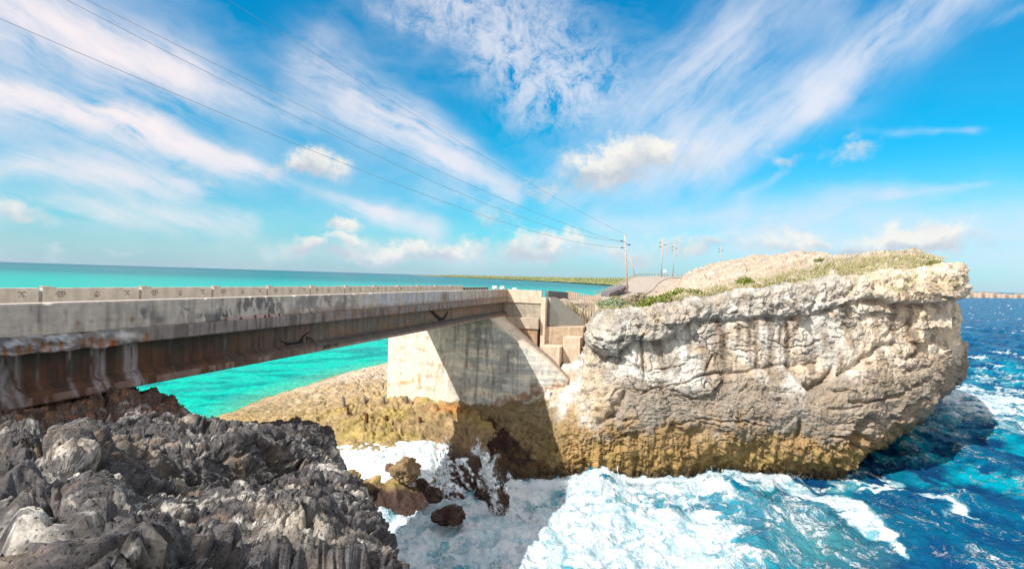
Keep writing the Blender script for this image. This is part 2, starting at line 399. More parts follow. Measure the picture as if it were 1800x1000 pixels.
def leaf_mat(name, c1, c2):
    m = bpy.data.materials.new(name); m.use_nodes = True; t = NT(m.node_tree); b = m.node_tree.nodes['Principled BSDF']
    g = t.n.new('ShaderNodeNewGeometry'); 
    c = t.mix(g.outputs['Random Per Island'], c1, c2)
    t.l.new(c, b.inputs['Base Color']); b.inputs['Roughness'].default_value = 0.7; b.inputs['Specular IOR Level'].default_value = 0.2
    return m
M_CLIFF = rock_mat('cliff_limestone', 1.1, 0.8, 0.28, 0.12, 0.35)
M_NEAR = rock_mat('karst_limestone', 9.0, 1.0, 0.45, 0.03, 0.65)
M_SHELF = rock_mat('shelf_limestone', 1.6, 0.9, 0.38, 0.10, 0.5)
M_HILL = rock_mat('hill_limestone', 0.9, 0.6, 0.32, 0.10, 0.35)
M_CONC = conc_mat('painted_concrete')
M_CONC_G = conc_mat('grey_concrete', col=(0.30, 0.29, 0.26))
M_CONC_P = conc_mat('pinkish_concrete', col=(0.60, 0.47, 0.36))
M_CONC_W = conc_mat('pale_concrete', col=(0.60, 0.53, 0.44), vary=0.15)
M_ASPH = plain_mat('worn_asphalt', (0.38, 0.32, 0.27), 0.95, 0.2, 1.5)
M_RUST = plain_mat('rusty_iron', (0.13, 0.055, 0.03), 0.9, 0.5, 20)
M_GREYPIPE = plain_mat('weathered_grey_iron', (0.18, 0.16, 0.16), 0.9, 0.3, 20)
M_WOOD = plain_mat('weathered_wood', (0.46, 0.36, 0.29), 0.9, 0.2, 3)
M_DARK = plain_mat('dark_metal', (0.05, 0.05, 0.05), 0.7, 0.2, 5)
M_CAB = plain_mat('grey_cable', (0.22, 0.22, 0.24), 0.7, 0.1, 5)
M_INK = plain_mat('black_paint', (0.022, 0.016, 0.016), 0.9, 0.3, 20)
M_STEN = plain_mat('faded_black_stencil', (0.06, 0.06, 0.065), 0.9, 0.3, 30)
M_PINK = plain_mat('faded_pink_paint', (0.42, 0.30, 0.29), 0.9, 0.2, 5)
M_WHITE = plain_mat('white_paint', (0.75, 0.75, 0.72), 0.6, 0.05, 5)

# ================================================================== NEAR ROCK
def near_rock():
    cols = []   # rows: each list of world points, left to right then down the seaward edge
    def row(L, down):
        r = [at(*p) if len(p) == 3 else np.array(p[1:], float) for p in L]
        e = r[-1]; dx, dy = down
        r.append(e + np.array([dx * .25, dy * .25, -1.1])); r.append(e + np.array([dx * .45, dy * .4, -4.5])); r.append(e + np.array([dx, dy, -13.5]))
        return r
    W = lambda x, y, z: (0, x, y, z)
    rows = [
        row([W(-30, -9, 12.6), W(-16, -9, 12.9), W(-9, -9, 13.0), W(-5, -9, 13.2), W(-2.5, -8, 13.3), W(-.5, -8, 13.3), W(1.5, -8, 12.9)], (2.5, -.5)),
        row([W(-30, -1, 12.5), W(-14, -1, 12.9), W(-7, -1, 13.1), W(-4, -.5, 13.3), W(-2, -.3, 13.35), W(-.6, 0, 13.3), W(.9, 0.5, 12.7)], (2.5, .2)),
        row([W(-22, 3, 12.2), W(-8, 3, 13.0), (0, 1015, 3.2), (150, 1015, 3.3), (300, 1012, 4.2), (450, 1012, 5.2), (655, 1012, 6.0)], (2.5, .8)),
        row([(-1500, 760, 5), (-500, 900, 4.4), (0, 930, 4.2), (150, 915, 4.5), (300, 950, 5.6), (450, 930, 7.4), (632, 935, 8.6)], (2.5, 1)),
        row([(-1500, 720, 6.5), (-500, 850, 6), (0, 860, 5.6), (150, 850, 6), (300, 895, 7.8), (430, 885, 9.8), (606, 868, 11.2)], (2.5, 1.3)),
        row([(-1500, 700, 8), (-500, 810, 8), (0, 815, 7.4), (140, 800, 7.7), (300, 868, 9.4), (430, 866, 11.3), (585, 833, 13.4)], (2.5, 1.6)),
        row([(-1500, 690, 10), (-500, 780, 10), (0, 792, 9.5), (135, 785, 9.2), (270, 812, 10.4), (440, 775, 12.4), (556, 800, 15.2)], (2.2, 1.6)),
        row([(-1500, 670, 12), (-500, 765, 11), (0, 782, 10.5), (140, 778, 11.2), (240, 782, 11.8), (480, 768, 15.0), (562, 770, 18.3)], (1.8, 1.8)),
        row([(-1500, 660, 13.5), (-500, 740, 12), (0, 765, 12), (130, 745, 13.2), (240, 745, 13.8), (430, 752, 17.0), (565, 757, 20.3)], (1.5, 2)),
        row([(-1500, 640, 16), (-500, 715, 14), (0, 722, 13.8), (140, 706, 15), (262, 700, 16.6), (375, 748, 18.0), (560, 750, 21.6)], (1.2, 2.2)),
        row([(-1500, 650, 19), (-500, 720, 16.5), (0, 718, 16), (130, 706, 17.2), (272, 712, 18.4), (372, 765, 19.4), (548, 765, 22.6)], (.8, 2.4)),
    ]
    C = np.array(rows)
    last = C[-1].copy(); e1 = last.copy(); e1[:, 1] += 0.9; e1[:, 2] = np.minimum(e1[:, 2] - 2.5, 7); e2 = last.copy(); e2[:, 1] += 2.2; e2[:, 2] = -2
    C = np.concatenate([C, e1[None], e2[None]])
    tr = tvals([6, 14, 90, 120, 110, 95, 95, 75, 70, 70, 40, 30])
    tc = tvals([20, 50, 130, 150, 150, 190, 90, 40, 16])
    G = crspline(C, tr); G = np.swapaxes(crspline(np.swapaxes(G, 0, 1).copy(), tc), 0, 1)
    nr, nc = G.shape[:2]; N = grid_normals(G)
    if N[nr // 2, nc // 3, 2] < 0: N = -N
    P = G.reshape(-1, 3); Nn = N.reshape(-1, 3)
    dist = np.linalg.norm(P - np.array([0, 0, CAMZ]), axis=1)
    px, py = proj(P)
    # big blocks, ledges, karst ridges and pits
    wz = P + np.stack([pn(P * 0.9, 31), pn(P * 0.9, 32), pn(P * 0.9, 33)], -1) * 0.5
    big = fbm(wz * 0.55, 3, 1) * 0.55
    f1, f2 = worley(wz * np.array([0.85, 0.85, 1.1]), 5); b1, b2 = worley((wz + np.stack([pn(P * 2.2, 34), pn(P * 2.2, 35), pn(P * 2.2, 36)], -1) * .2) * 2.1, 7); blocks = (sst(0.0, 0.16, f2 - f1) * 0.75 + sst(0.0, 0.14, b2 - b1) * 0.26) - .7
    wv = P + np.stack([pn(P * 3, 41), pn(P * 3, 42), pn(P * 3, 43)], -1) * 0.16
    rid = fbm(wv * 1.5, 5, 11, 0.55, ridge=True) * 0.20
    g1, g2 = worley(wv * 3.3, 6); pits = -np.exp(-(g1 / .30) ** 2) * 0.11
    g3, g4 = worley(wv * 8.0, 9); pits2 = -np.exp(-(g3 / .30) ** 2) * 0.035
    fine = fbm(P * 7, 4, 21, 0.6) * 0.035
    karst = np.clip(0.55 + fbm(P * 0.35, 2, 77) * 1.1 + sst(450, 620, px) * 0.5, 0.45, 1.3)
    smooth_patch = np.exp(-(((px - 410) / 90) ** 2 + ((py - 930) / 32) ** 2))
    karst = karst * (1 - 0.75 * smooth_patch)
    near_s = np.clip(dist / 7.0, 0.55, 1.15)
    q1, q2 = worley((P + np.stack([pn(P * 5, 44), pn(P * 5, 45), pn(P * 5, 46)], -1) * .08) * 5.0, 8); cusp = -np.exp(-(q1 / .32) ** 2) * .075
    fa = facets(wv * 1.3, 81) * .07 * sst(480, 400, px) + facets(wv * 3.4, 83) * .02
    rt = sst(440, 380, px) * .35 + .15
    D = (big * 0.40 + blocks * 0.35 + fa + (rid * rt + pits * 1.35 + (pits2 * 1.5 + cusp * 1.5) * (.7 + .8 * sst(420, 520, px))) * karst) * near_s + fbm(P * 9, 4, 21, .6) * .03 + .03
    # strata notches
    st = P[:, 2] + fbm(P * 0.5, 2, 90) * 0.5
    D += -0.10 * np.clip(np.sin(st * 9.0) - 0.55, 0, 1) * near_s
    # loose boulders rising on the left
    for (bx, by, r, a) in ((30, 905, 75, .30), (150, 905, 60, .26), (130, 808, 50, .24), (400, 925, 60, .15), (510, 955, 80, .22), (30, 800, 50, .25)):
        D += a * np.clip(1 - ((px - bx) / r) ** 2 - ((py - by) / (r * .8)) ** 2, 0, 1) ** 0.6 * np.clip(dist / 8, .4, 1.3)
    P2 = P + Nn * D[:, None]
    # colour: patina grey, paler crests, dark lichen patches at random, tan breaks
    c = np.tile(np.array([0.095, 0.09, 0.092]), (len(P), 1))
    n1 = fbm(P2 * 1.2, 4, 51); n2 = fbm(P2 * 3.7, 5, 55, .62)
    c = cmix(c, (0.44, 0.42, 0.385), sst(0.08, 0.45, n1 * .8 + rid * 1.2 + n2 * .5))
    c = cmix(c, (0.04, 0.038, 0.042), sst(0.0, 0.35, n2 * 1.2 - 0.0) * 0.9)
    c = cmix(c, (0.36, 0.27, 0.19), sst(0.25, 0.5, fbm(P * 0.9, 4, 61)) * 0.3)
    c = cmix(c, (0.46, 0.40, 0.31), np.exp(-(((px - 520) / 70) ** 2 + ((py - 975) / 18) ** 2)) * 0.6)
    # earth by the bridge
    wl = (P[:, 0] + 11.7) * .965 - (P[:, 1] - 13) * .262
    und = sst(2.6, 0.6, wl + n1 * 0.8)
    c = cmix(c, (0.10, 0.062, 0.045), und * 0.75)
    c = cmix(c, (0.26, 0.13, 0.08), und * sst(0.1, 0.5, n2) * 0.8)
    c = cmix(c, (0.04, 0.036, 0.036), sst(370, 430, px) * sst(775, 765, py + n2 * 14) * sst(17, 15, -P[:, 1] + 32) * 0.6)  # bridge's shadow painted dark over the far ridge
    # seaward wall below the edge gets dark and wet
    c = cmix(c, (0.10, 0.085, 0.05), sst(7.5, 5, P2[:, 2]))
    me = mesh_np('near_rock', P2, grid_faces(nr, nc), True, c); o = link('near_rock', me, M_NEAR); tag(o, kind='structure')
    return o
near_rock()

# ================================================================== HEADLAND CLIFF (parametric face)
def P3(L): return [at(*p) for p in L]
LEDGE = [(1038, 612), (1062, 622), (1090, 614), (1118, 596), (1150, 598), (1175, 592), (1205, 572), (1226, 560), (1262, 562), (1320, 556), (1400, 556), (1450, 545), (1490, 528), (1540, 524), (1562, 532), (1600, 533), (1640, 534), (1700, 522)]
def rivulets(P, px, py, base=True):
    wx = px + fbm(P * 1.3, 3, 901) * 9; wy = py + fbm(P * 1.3, 3, 902) * 7; m = np.zeros(len(px)); lace = fbm(P * 3.2, 4, 905, .62)
    for pts, w in (([(838, 788), (848, 800), (858, 830), (868, 862), (874, 890)], 7), ([(873, 800), (866, 818), (864, 845)], 4), ([(815, 808), (828, 830), (846, 858)], 2.4), ([(800, 818), (814, 840), (838, 875)], 2.2), ([(893, 830), (898, 845), (896, 865)], 1.8),
                   ([(910, 846), (890, 860)], 3), ([(790, 812), (801, 816), (813, 808), (826, 828)], 2.6), ([(776, 790), (781, 820), (786, 860)], 10), ([(922, 845), (914, 862)], 2), ([(842, 770), (840, 788)], 1.2), ([(786, 845), (812, 868), (835, 880)], 4), ([(770, 840), (800, 880)], 6), ([(905, 870), (925, 858), (937, 850)], 2)):
        m = np.maximum(m, sst(1.45, .25, poly_d(wx, wy, pts) / w - lace * 1.3))
    if base: m = np.maximum(m, sst(846, 876, py + lace * 26 + 8 * np.sin(px * .11)) * (px < 1000))
    return m * (.75 + .25 * sst(-.2, .2, lace))
def cliff():
    base = [  # columns: waterline .. rim (px,py,Y); first two below, last ones behind the rim
        [(770, 830, 44), (775, 800, 45.5), (782, 780, 46.5), (788, 765, 47.2), (792, 750, 47.8), (796, 738, 48.3), (800, 728, 48.9), (803, 720, 49.6), (806, 712, 50.5), (810, 706, 52)],
        [(838, 880, 41.5), (842, 858, 42.3), (845, 830, 43.6), (848, 800, 45), (850, 775, 46), (850, 752, 47.4), (850, 734, 48), (850, 722, 48.6), (850, 712, 49.4), (852, 705, 51.5)],
        [(905, 880, 41.3), (905, 862, 41.8), (903, 835, 42.6), (902, 800, 44.0), (902, 770, 45.2), (902, 742, 46.4), (902, 722, 47.2), (902, 708, 48.0), (902, 700, 49), (904, 690, 51.5)],
        [(962, 872, 41.8), (962, 856, 42.2), (962, 820, 43), (962, 780, 44.2), (962, 745, 45.2), (962, 715, 46.2), (962, 695, 47.0), (962, 685, 48), (962, 672, 50), (964, 655, 52.8)],
        [(1005, 862, 42.6), (1005, 846, 42.9), (1005, 810, 43.2), (1003, 770, 43.7), (1001, 730, 44.6), (1002, 700, 45.6), (1004, 680, 46.6), (1010, 660, 48), (1018, 640, 50), (1028, 615, 52.8)],
        [(1035, 862, 42.9), (1035, 846, 43.1), (1036, 805, 43.3), (1036, 760, 43.6), (1034, 715, 44.4), (1032, 680, 45.2), (1031, 655, 46.0), (1033, 625, 47.0), (1038, 590, 48.3), (1046, 562, 51)],
        [(1072, 862, 43.0), (1072, 844, 43.3), (1073, 800, 43.4), (1073, 750, 43.5), (1073, 700, 43.9), (1073, 660, 44.6), (1074, 630, 45.4), (1076, 604, 45.4), (1078, 570, 45.3), (1080, 548, 46.6)],
        [(1125, 860, 43.2), (1125, 842, 43.5), (1125, 795, 43.3), (1125, 745, 43.3), (1125, 700, 43.6), (1125, 655, 44.2), (1125, 620, 44.8), (1125, 590, 44.8), (1127, 565, 44.9), (1130, 543, 46.0)],
        [(1200, 858, 43.7), (1200, 838, 44.0), (1200, 790, 43.3), (1200, 740, 43.1), (1200, 695, 43.4), (1200, 650, 44.0), (1200, 610, 44.4), (1200, 580, 44.4), (1201, 556, 44.5), (1203, 533, 45.6)],
        [(1290, 858, 44.3), (1290, 833, 44.6), (1290, 785, 43.4), (1290, 735, 43.1), (1290, 690, 43.4), (1290, 640, 44.0), (1290, 595, 44.3), (1290, 560, 44.3), (1290, 535, 44.5), (1292, 515, 45.6)],
        [(1390, 860, 44.6), (1390, 836, 44.8), (1390, 790, 43.2), (1390, 735, 42.9), (1390, 690, 43.4), (1390, 640, 44.2), (1390, 590, 44.4), (1390, 550, 44.5), (1390, 522, 44.8), (1392, 500, 46)],
        [(1478, 862, 45.2), (1478, 838, 44.6), (1478, 795, 42.8), (1478, 740, 42.6), (1478, 690, 43.3), (1478, 640, 44.4), (1478, 590, 44.8), (1478, 548, 44.9), (1478, 515, 45.2), (1480, 490, 46.6)],
        [(1505, 828, 47.5), (1522, 806, 44.4), (1526, 775, 43.0), (1528, 730, 42.8), (1530, 685, 43.6), (1530, 635, 44.8), (1530, 585, 45.2), (1530, 540, 45.3), (1530, 508, 45.7), (1532, 484, 47.2)],
        [(1530, 785, 52), (1572, 768, 45.2), (1577, 740, 44.2), (1578, 700, 44.0), (1580, 665, 44.5), (1582, 625, 45.6), (1582, 580, 46.0), (1582, 535, 46.0), (1582, 504, 46.4), (1584, 478, 48)],
        [(1560, 755, 56), (1618, 734, 46.6), (1628, 705, 45.8), (1632, 675, 45.8), (1634, 645, 46.2), (1636, 610, 46.8), (1636, 570, 47.2), (1636, 530, 46.8), (1638, 500, 47.4), (1640, 472, 49.5)],
        [(1590, 730, 59), (1650, 706, 48.8), (1664, 680, 48.2), (1672, 655, 48.2), (1676, 625, 48.6), (1675, 595, 49.2), (1672, 560, 49.8), (1676, 526, 48.8), (1680, 496, 49.0), (1678, 464, 51.5)],
        [(1605, 722, 61), (1670, 690, 52.2), (1680, 668, 51.6), (1687, 645, 51.5), (1689, 615, 51.6), (1687, 590, 52), (1683, 560, 52.2), (1690, 524, 51.5), (1695, 494, 51.5), (1690, 466, 54)],
        [(1612, 712, 66), (1664, 680, 60), (1686, 675, 59), (1696, 655, 59), (1697, 630, 59), (1688, 600, 58), (1681, 560, 58), (1684, 524, 57), (1688, 496, 57), (1680, 468, 60)],
        [(1560, 690, 80), (1600, 670, 76), (1640, 650, 74), (1650, 630, 74), (1650, 610, 74), (1650, 590, 74), (1645, 560, 74), (1640, 530, 74), (1640, 500, 74), (1630, 474, 76)],
        [(1420, 640, 105), (1450, 630, 102), (1460, 620, 100), (1460, 600, 100), (1460, 580, 100), (1460, 560, 100), (1460, 540, 100), (1460, 520, 100), (1460, 500, 100), (1450, 480, 102)],
    ]
    C = np.array([P3(c) for c in base])           # cols, rows, 3
    under = C[:, :1].copy(); under[:, :, 2] = -3
    C[:, 0, 2] = np.minimum(C[:, 0, 2], -0.3) * 1.0
    back = C[:, -1:].copy(); back[:, :, 1] += 4.5; back[:, :, 2] -= 0.35
    C = np.concatenate([under, C, back], 1)
    C = np.swapaxes(C, 0, 1)                       # rows, cols, 3
    tr = tvals([6, 22, 40, 48, 46, 46, 42, 40, 36, 32, 10])
    tc = tvals([30, 34, 36, 30, 22, 28, 40, 54, 64, 70, 62, 40, 40, 38, 30, 16, 20, 20, 10])
    G = crspline(C, tr); G = np.swapaxes(crspline(np.swapaxes(G, 0, 1).copy(), tc), 0, 1)
    nr, nc = G.shape[:2]; N = grid_normals(G)
    if N[nr // 2, nc // 2, 1] > 0: N = -N
    P = G.reshape(-1, 3); Nn = N.reshape(-1, 3); px, py = proj(P); z = P[:, 2]
    wz = P + np.stack([pn(P * 0.35, 131), pn(P * 0.35, 132), pn(P * 0.35, 133)], -1) * 1.6
    big = fbm(wz * np.array([.16, .16, .2]), 3, 101) * 1.3
    f1, f2 = worley(wz * np.array([0.20, 0.20, 0.28]), 105); blk = sst(0.0, 0.07, f2 - f1) * 0.14 + (f1 - .5) * .35
    g1, g2 = worley(wz * np.array([0.55, 0.55, 0.8]), 107); blk2 = sst(0.0, 0.07, g2 - g1) * 0.06
    rid = fbm(wz * 0.5, 5, 111, 0.55, ridge=True) * 0.20
    fl = fbm(P * np.array([1.4, 1.4, 0.16]), 4, 121, 0.55) * 0.32
    fine = fbm(P * 1.9, 6, 125, 0.68) * 0.20
    h1, h2 = worley((P + np.stack([pn(P * 1.5, 141), pn(P * 1.5, 142), pn(P * 1.5, 143)], -1) * 0.4) * 1.25, 126); pit = -np.clip(0.42 - h1, 0, 1) * 0.45
    yl = np.interp(px, [p[0] for p in LEDGE], [p[1] for p in LEDGE]) + pn(np.stack([px / 26, px * 0, px * 0], -1), 9) * 5
    above = sst(-2.5, 2.0, yl - py) * sst(1028, 1050, px)
    capm = np.interp(px, [1040, 1225, 1245, 1440, 1500, 1570, 1690], [1.2, 1.1, .50, .50, .55, 1.0, .9]); cap = above * (0.10 + 0.55 * sst(60, 0, yl - py)) * capm
    near_l = np.exp(-((py - yl - 4) / np.where(capm > .58, 7.0, 3.4)) ** 2) * sst(1035, 1060, px) * -0.50 * np.clip(capm + .25, 0, 1)
    low = sst(4.5, 2.5, z)
    upper = sst(6.5, 8.5, z)
    karst = 0.25 + 0.45 * low + 0.9 * above * sst(1560, 1450, px) + 0.5 * sst(1150, 1060, px)
    fa = facets(wz * np.array([.30, .30, .42]) + fbm(P * .8, 2, 191)[:, None] * .12, 192) * .42 + facets(wz * np.array([.85, .85, 1.3]) + fbm(P * 2, 2, 193)[:, None] * .12, 194) * .13
    flat = sst(1150, 1250, px) * sst(1560, 1450, px) * sst(7.5, 9, z) * (1 - above); fw = (sst(5, 8, z) * .5 + .5) * (1 - .55 * flat); fine = fine * (1 - .4 * flat)
    D = big * 0.35 + blk * .5 + fa * fw + rid * (0.18 + 0.7 * low + .5 * above) + fl * (0.12 + 0.95 * low + 0.15 * upper) + fine * (0.35 + .7 * karst) + pit * karst * 0.7 + cap + near_l
    # named cracks and shaded hollows
    CR = [([(1405, 580), (1425, 560), (1440, 520)], 5, .5), ([(1480, 660), (1510, 640), (1540, 612), (1570, 600)], 5, .45),
          ([(1600, 635), (1625, 618), (1648, 600)], 5, .7), ([(1420, 678), (1450, 668), (1462, 650)], 6, .8), ([(1500, 702), (1540, 706), (1580, 700), (1630, 672)], 3, .45),
          ([(1535, 745), (1520, 765), (1510, 790)], 9, .9), ([(1410, 742), (1412, 775)], 5, .5), ([(1220, 664), (1290, 655), (1360, 645), (1440, 640)], 3, .3),
          ([(1130, 590), (1135, 630), (1128, 660)], 3, .5), ([(1130, 640), (1170, 690)], 5, .5), ([(1100, 690), (1080, 730), (1055, 745)], 6, .6), ([(1535, 505), (1530, 530)], 4, .6),
          ([(1240, 525), (1222, 560)], 4, .7), ([(1250, 625), (1242, 650)], 3, .4), ([(1590, 725), (1610, 712), (1628, 700)], 3, .5), ([(1450, 525), (1485, 520), (1500, 500)], 3, .4),
          ([(1020, 690), (1040, 720), (1070, 735), (1100, 742)], 5, .35), ([(1560, 640), (1600, 650), (1650, 640)], 3, .3), ([(1130, 690), (1180, 672), (1260, 660)], 2, .35), ([(1350, 600), (1400, 612), (1440, 600)], 1.6, .25), ([(1100, 640), (1140, 650), (1200, 640)], 1.6, .25), ([(1180, 745), (1260, 738), (1340, 748)], 2, .25), ([(1560, 590), (1600, 575), (1650, 580)], 2, .3), ([(1460, 720), (1520, 712)], 2, .3), ([(1470, 770), (1540, 778)], 3, .5), ([(1480, 800), (1540, 796)], 2.5, .5), ([(1300, 522), (1360, 516), (1420, 505)], 2, .4), ([(1225, 545), (1218, 530)], 3, .5)]
    wobx = px + pn(P * 0.9, 71) * 9; woby = py + pn(P * 0.9, 72) * 9
    crk = np.zeros(len(P))
    for pts, w, a in CR:
        d = poly_d(wobx, woby, pts); m = np.exp(-(d / w) ** 2); crk = np.maximum(crk, m * a); D -= a * 1.0 * m
    # strata on lower right
    st = sst(1440, 1500, px) * sst(6, 4, z)
    D += -0.16 * st * np.clip(np.sin((z + 0.25 * pn(P * 0.5, 200)) * 11) - 0.2, 0, 1)
    # bulging boulder above the landing
    D += 0.9 * np.clip(1 - ((px - 1070) / 42) ** 2 - ((py - 582) / 36) ** 2, 0, 1) ** 0.7
    D += 0.5 * np.clip(1 - ((px - 1155) / 62) ** 2 - ((py - 565) / 34) ** 2, 0, 1) ** 0.8
    sl = sst(1040, 960, px)
    e1, e2 = worley((wz + np.stack([pn(P * 1.1, 181), pn(P * 1.1, 182), pn(P * 1.1, 183)], -1) * .5) * np.array([.7, .7, 1.1]), 185); crm = sst(-.1, .25, fbm(P * .35, 3, 187)); D = D - sst(.055, .0, e2 - e1) * .22 * crm + fbm(P * np.array([.9, .9, 3.0]), 4, 189, .6, ridge=True) * .03
    D = D - 0.25; D = D * (1 - 0.3 * sl)
    rowt = np.repeat(tr, nc); D = D * (1 - 0.72 * sst(8.2, 10.0, rowt)); D = D + sst(7.4, 9.2, rowt) * (fbm(P * 1.1, 5, 171, .62, ridge=True) * .26 - .3 * np.clip(.5 - worley(P * .8, 175)[0], 0, 1) + fbm(P * .4, 3, 177) * .4)
    P2 = P + Nn * D[:, None]; z2 = P2[:, 2]
    gut = sst(1010, 960, px)
    # colours
    n1 = fbm(wz * 0.35, 4, 151); n2 = fbm(P * 1.1, 4, 155); n3 = fbm(P * np.array([.9, .9, .10]), 4, 157)
    c = np.tile(np.array([0.43, 0.395, 0.345]), (len(P), 1))
    c = cmix(c, (0.58, 0.555, 0.51), sst(-0.1, 0.35, n1))
    c = cmix(c, (0.60, 0.56, 0.50), sst(1230, 1270, px + n1 * 30) * sst(1470, 1420, px + n1 * 30) * sst(8, 9.5, z) * (1 - above) * .8)
    c = cmix(c, (0.52, 0.41, 0.29), sst(0.0, 0.45, -n1 + n2 * .4) * 0.65)
    right = sst(1450, 1560, px + n1 * 60)
    c = cmix(c, (0.60, 0.475, 0.34), right * 0.6 * (z > 4))
    c = cmix(c, (0.30, 0.285, 0.26), above * sst(1540, 1440, px) * (0.55 + n2 * 0.8))
    # brown run-off streaks below the ledge
    sm = np.zeros(len(P))
    for sx, sy0, sy1, w, a in ((1272, 565, 700, 9, .8), (1318, 560, 640, 6, .6), (1330, 560, 650, 5, .7), (1352, 560, 600, 5, .6), (1374, 556, 610, 5, .6), (1386, 556, 650, 6, .8), (1397, 556, 600, 4, .6),
                                (1452, 575, 620, 9, .6), (1585, 505, 530, 5, .8), (1604, 505, 525, 5, .6), (1628, 500, 530, 5, .8), (1645, 490, 515, 4, .5), (1240, 560, 680, 10, .4), (1605, 550, 610, 7, .4), (1170, 610, 690, 12, .35), (1500, 560, 620, 8, .35),
                                (1420, 590, 640, 6, .4), (1300, 570, 610, 4, .5), (1345, 600, 660, 8, .3), (1480, 620, 670, 5, .4)):
        x0 = sx + pn(np.stack([py / 30, py * 0 + sx, py * 0], -1), 3) * 5
        sm = np.maximum(sm, a * np.exp(-((px - x0) / w) ** 2) * sst(sy0 - 6, sy0 + 6, py) * sst(sy1 + 25, sy1 - 25, py))
    c = cmix(c, (0.12, 0.085, 0.06), np.clip(sm * 1.25 * (0.85 + n2 * .8), 0, .92))
    c = cmix(c, (0.17, 0.13, 0.10), sst(0.06, 0.36, n3) * upper * 0.62 * (1 - above * .6))
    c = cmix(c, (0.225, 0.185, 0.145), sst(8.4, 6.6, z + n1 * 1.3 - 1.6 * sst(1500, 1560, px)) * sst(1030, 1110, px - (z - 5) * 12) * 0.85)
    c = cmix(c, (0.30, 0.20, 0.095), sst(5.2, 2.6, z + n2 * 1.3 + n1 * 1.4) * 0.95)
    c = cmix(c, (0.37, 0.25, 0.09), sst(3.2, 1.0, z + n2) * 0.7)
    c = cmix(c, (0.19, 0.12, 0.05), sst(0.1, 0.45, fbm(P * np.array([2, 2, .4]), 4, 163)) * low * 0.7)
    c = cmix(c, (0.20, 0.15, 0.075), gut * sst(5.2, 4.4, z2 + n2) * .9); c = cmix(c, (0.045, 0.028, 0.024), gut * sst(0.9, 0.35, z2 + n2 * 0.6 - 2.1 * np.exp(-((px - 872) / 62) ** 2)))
    c = cmix(c, (0.78, 0.86, 0.93), gut * rivulets(P, px, py))
    c = cmix(c, (0.13, 0.085, 0.04), sst(1.5, .6, z2 + n2 * 1.3) * 0.65); c = cmix(c, (0.06, 0.045, 0.03), sst(0.55, 0.1, z2 + n2 * .3) * 0.8)
    c = cmix(c, (0.14, 0.17, 0.05), sst(518, 505, py - (1690 - px) * .06) * sst(0.1, .4, n2) * sst(1480, 1520, px) * 0.5)
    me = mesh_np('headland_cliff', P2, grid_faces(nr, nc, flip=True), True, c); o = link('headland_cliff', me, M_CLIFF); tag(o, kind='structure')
cliff()

# ================================================================== HILLSIDE AND ROAD
LEFT_EDGE = [(-8.5, 57), (-3.5, 66), (2.0, 76), (8.5, 90), (16.6, 106), (23.4, 124), (32.5, 150), (41.5, 164), (62, 184)]
RIGHT_EDGE = [(3.0, 55.2), (6.4, 63), (10.0, 72), (14.8, 84), (22.8, 102), (29.5, 119), (38.0, 143), (47, 157), (68, 177)]
ROADZ = [12.95, 12.6, 12.2, 12.0, 12.1, 13.6, 16.0, 16.6, 16.6]
hp = []
for (a, b, zz) in zip(LEFT_EDGE, RIGHT_EDGE, ROADZ):
    hp += [(a[0], a[1], zz), (b[0], b[1], zz), (a[0] - 2.2, a[1] + .8, zz - 2.5), (a[0] - 6, a[1] + 2, zz - 9), ((a[0] + b[0]) / 2, (a[1] + b[1]) / 2, zz)]
for p in [(1062, 552, 54), (1085, 548, 48.5), (1130, 543, 47.6), (1203, 533, 47), (1292, 516, 47), (1392, 501, 47.5), (1480, 491, 48.2), (1532, 486, 49), (1584, 480, 50), (1640, 474, 51.5), (1672, 468, 54), (1680, 470, 60),
          (1075, 536, 66), (1110, 531, 66), (1160, 524, 62), (1230, 511, 62), (1300, 500, 58), (1400, 484, 57), (1500, 470, 56), (1580, 462, 56), (1640, 455, 56),
          (1150, 508, 96), (1200, 498, 88), (1260, 486, 82), (1330, 474, 74), (1400, 464, 68), (1180, 485, 128), (1235, 472, 118), (1268, 464, 104), (1330, 455, 90), (1400, 450, 80), (1500, 446, 72), (1575, 441, 66), (1638, 438, 60), (1662, 446, 57),
          (1210, 480, 110), (1000, 536, 57.5), (1015, 545, 56.8), (1040, 552, 55.5), (1050, 542, 58)]:
    hp.append(tuple(at(*p)))
for p in [(60, 90, 15), (80, 110, 13), (60, 130, 15), (90, 170, 14), (75, 75, 8), (60, 66, 12), (50, 62, 16), (45, 52, 11), (110, 200, 12), (60, 200, 12), (30, 210, 6), (2, 47, 5), (-4, 52, 5), (6, 47.5, 6.5)]: hp.append(p)
hill_f = tps(hp)
hill_t = hill_f
def hill_f(x, y):
    x = np.atleast_1d(np.asarray(x, float)); y = np.atleast_1d(np.asarray(y, float)); z = hill_t(x, y)
    lx = np.interp(y, [p[1] for p in LEFT_EDGE], [p[0] for p in LEFT_EDGE]); rx = np.interp(y, [p[1] for p in RIGHT_EDGE], [p[0] for p in RIGHT_EDGE]); zr = np.interp(y, [p[1] for p in LEFT_EDGE], ROADZ)
    k = sst(9, .8, x - rx) * (y > 55.0); z = z * (1 - k) + zr * k
    out = np.clip(lx - 1.2 - x, 0, 99); z = np.where((x < rx) & (y > 55.0), zr - out * 1.15 - .3 * sst(0, 2, out), z)
    sw = (x - 3.7) * .54 - (y - 53.9) * .84 + .36; reg = (x < 8.4) & (y < 60)
    z = np.where(reg & (sw <= 0), np.minimum(z, np.interp(x, [3.7, 4.6, 7.9], [13.1, 13.0, 11.0]) - .12 - sw * .40), z)
    z = np.where((x < 8.4) & (sw > 0) & (y < 60), z - 6 * sst(0, .22, sw), z)
    return z
def poly_x(L, y): return np.interp(y, [p[1] for p in L], [p[0] for p in L])
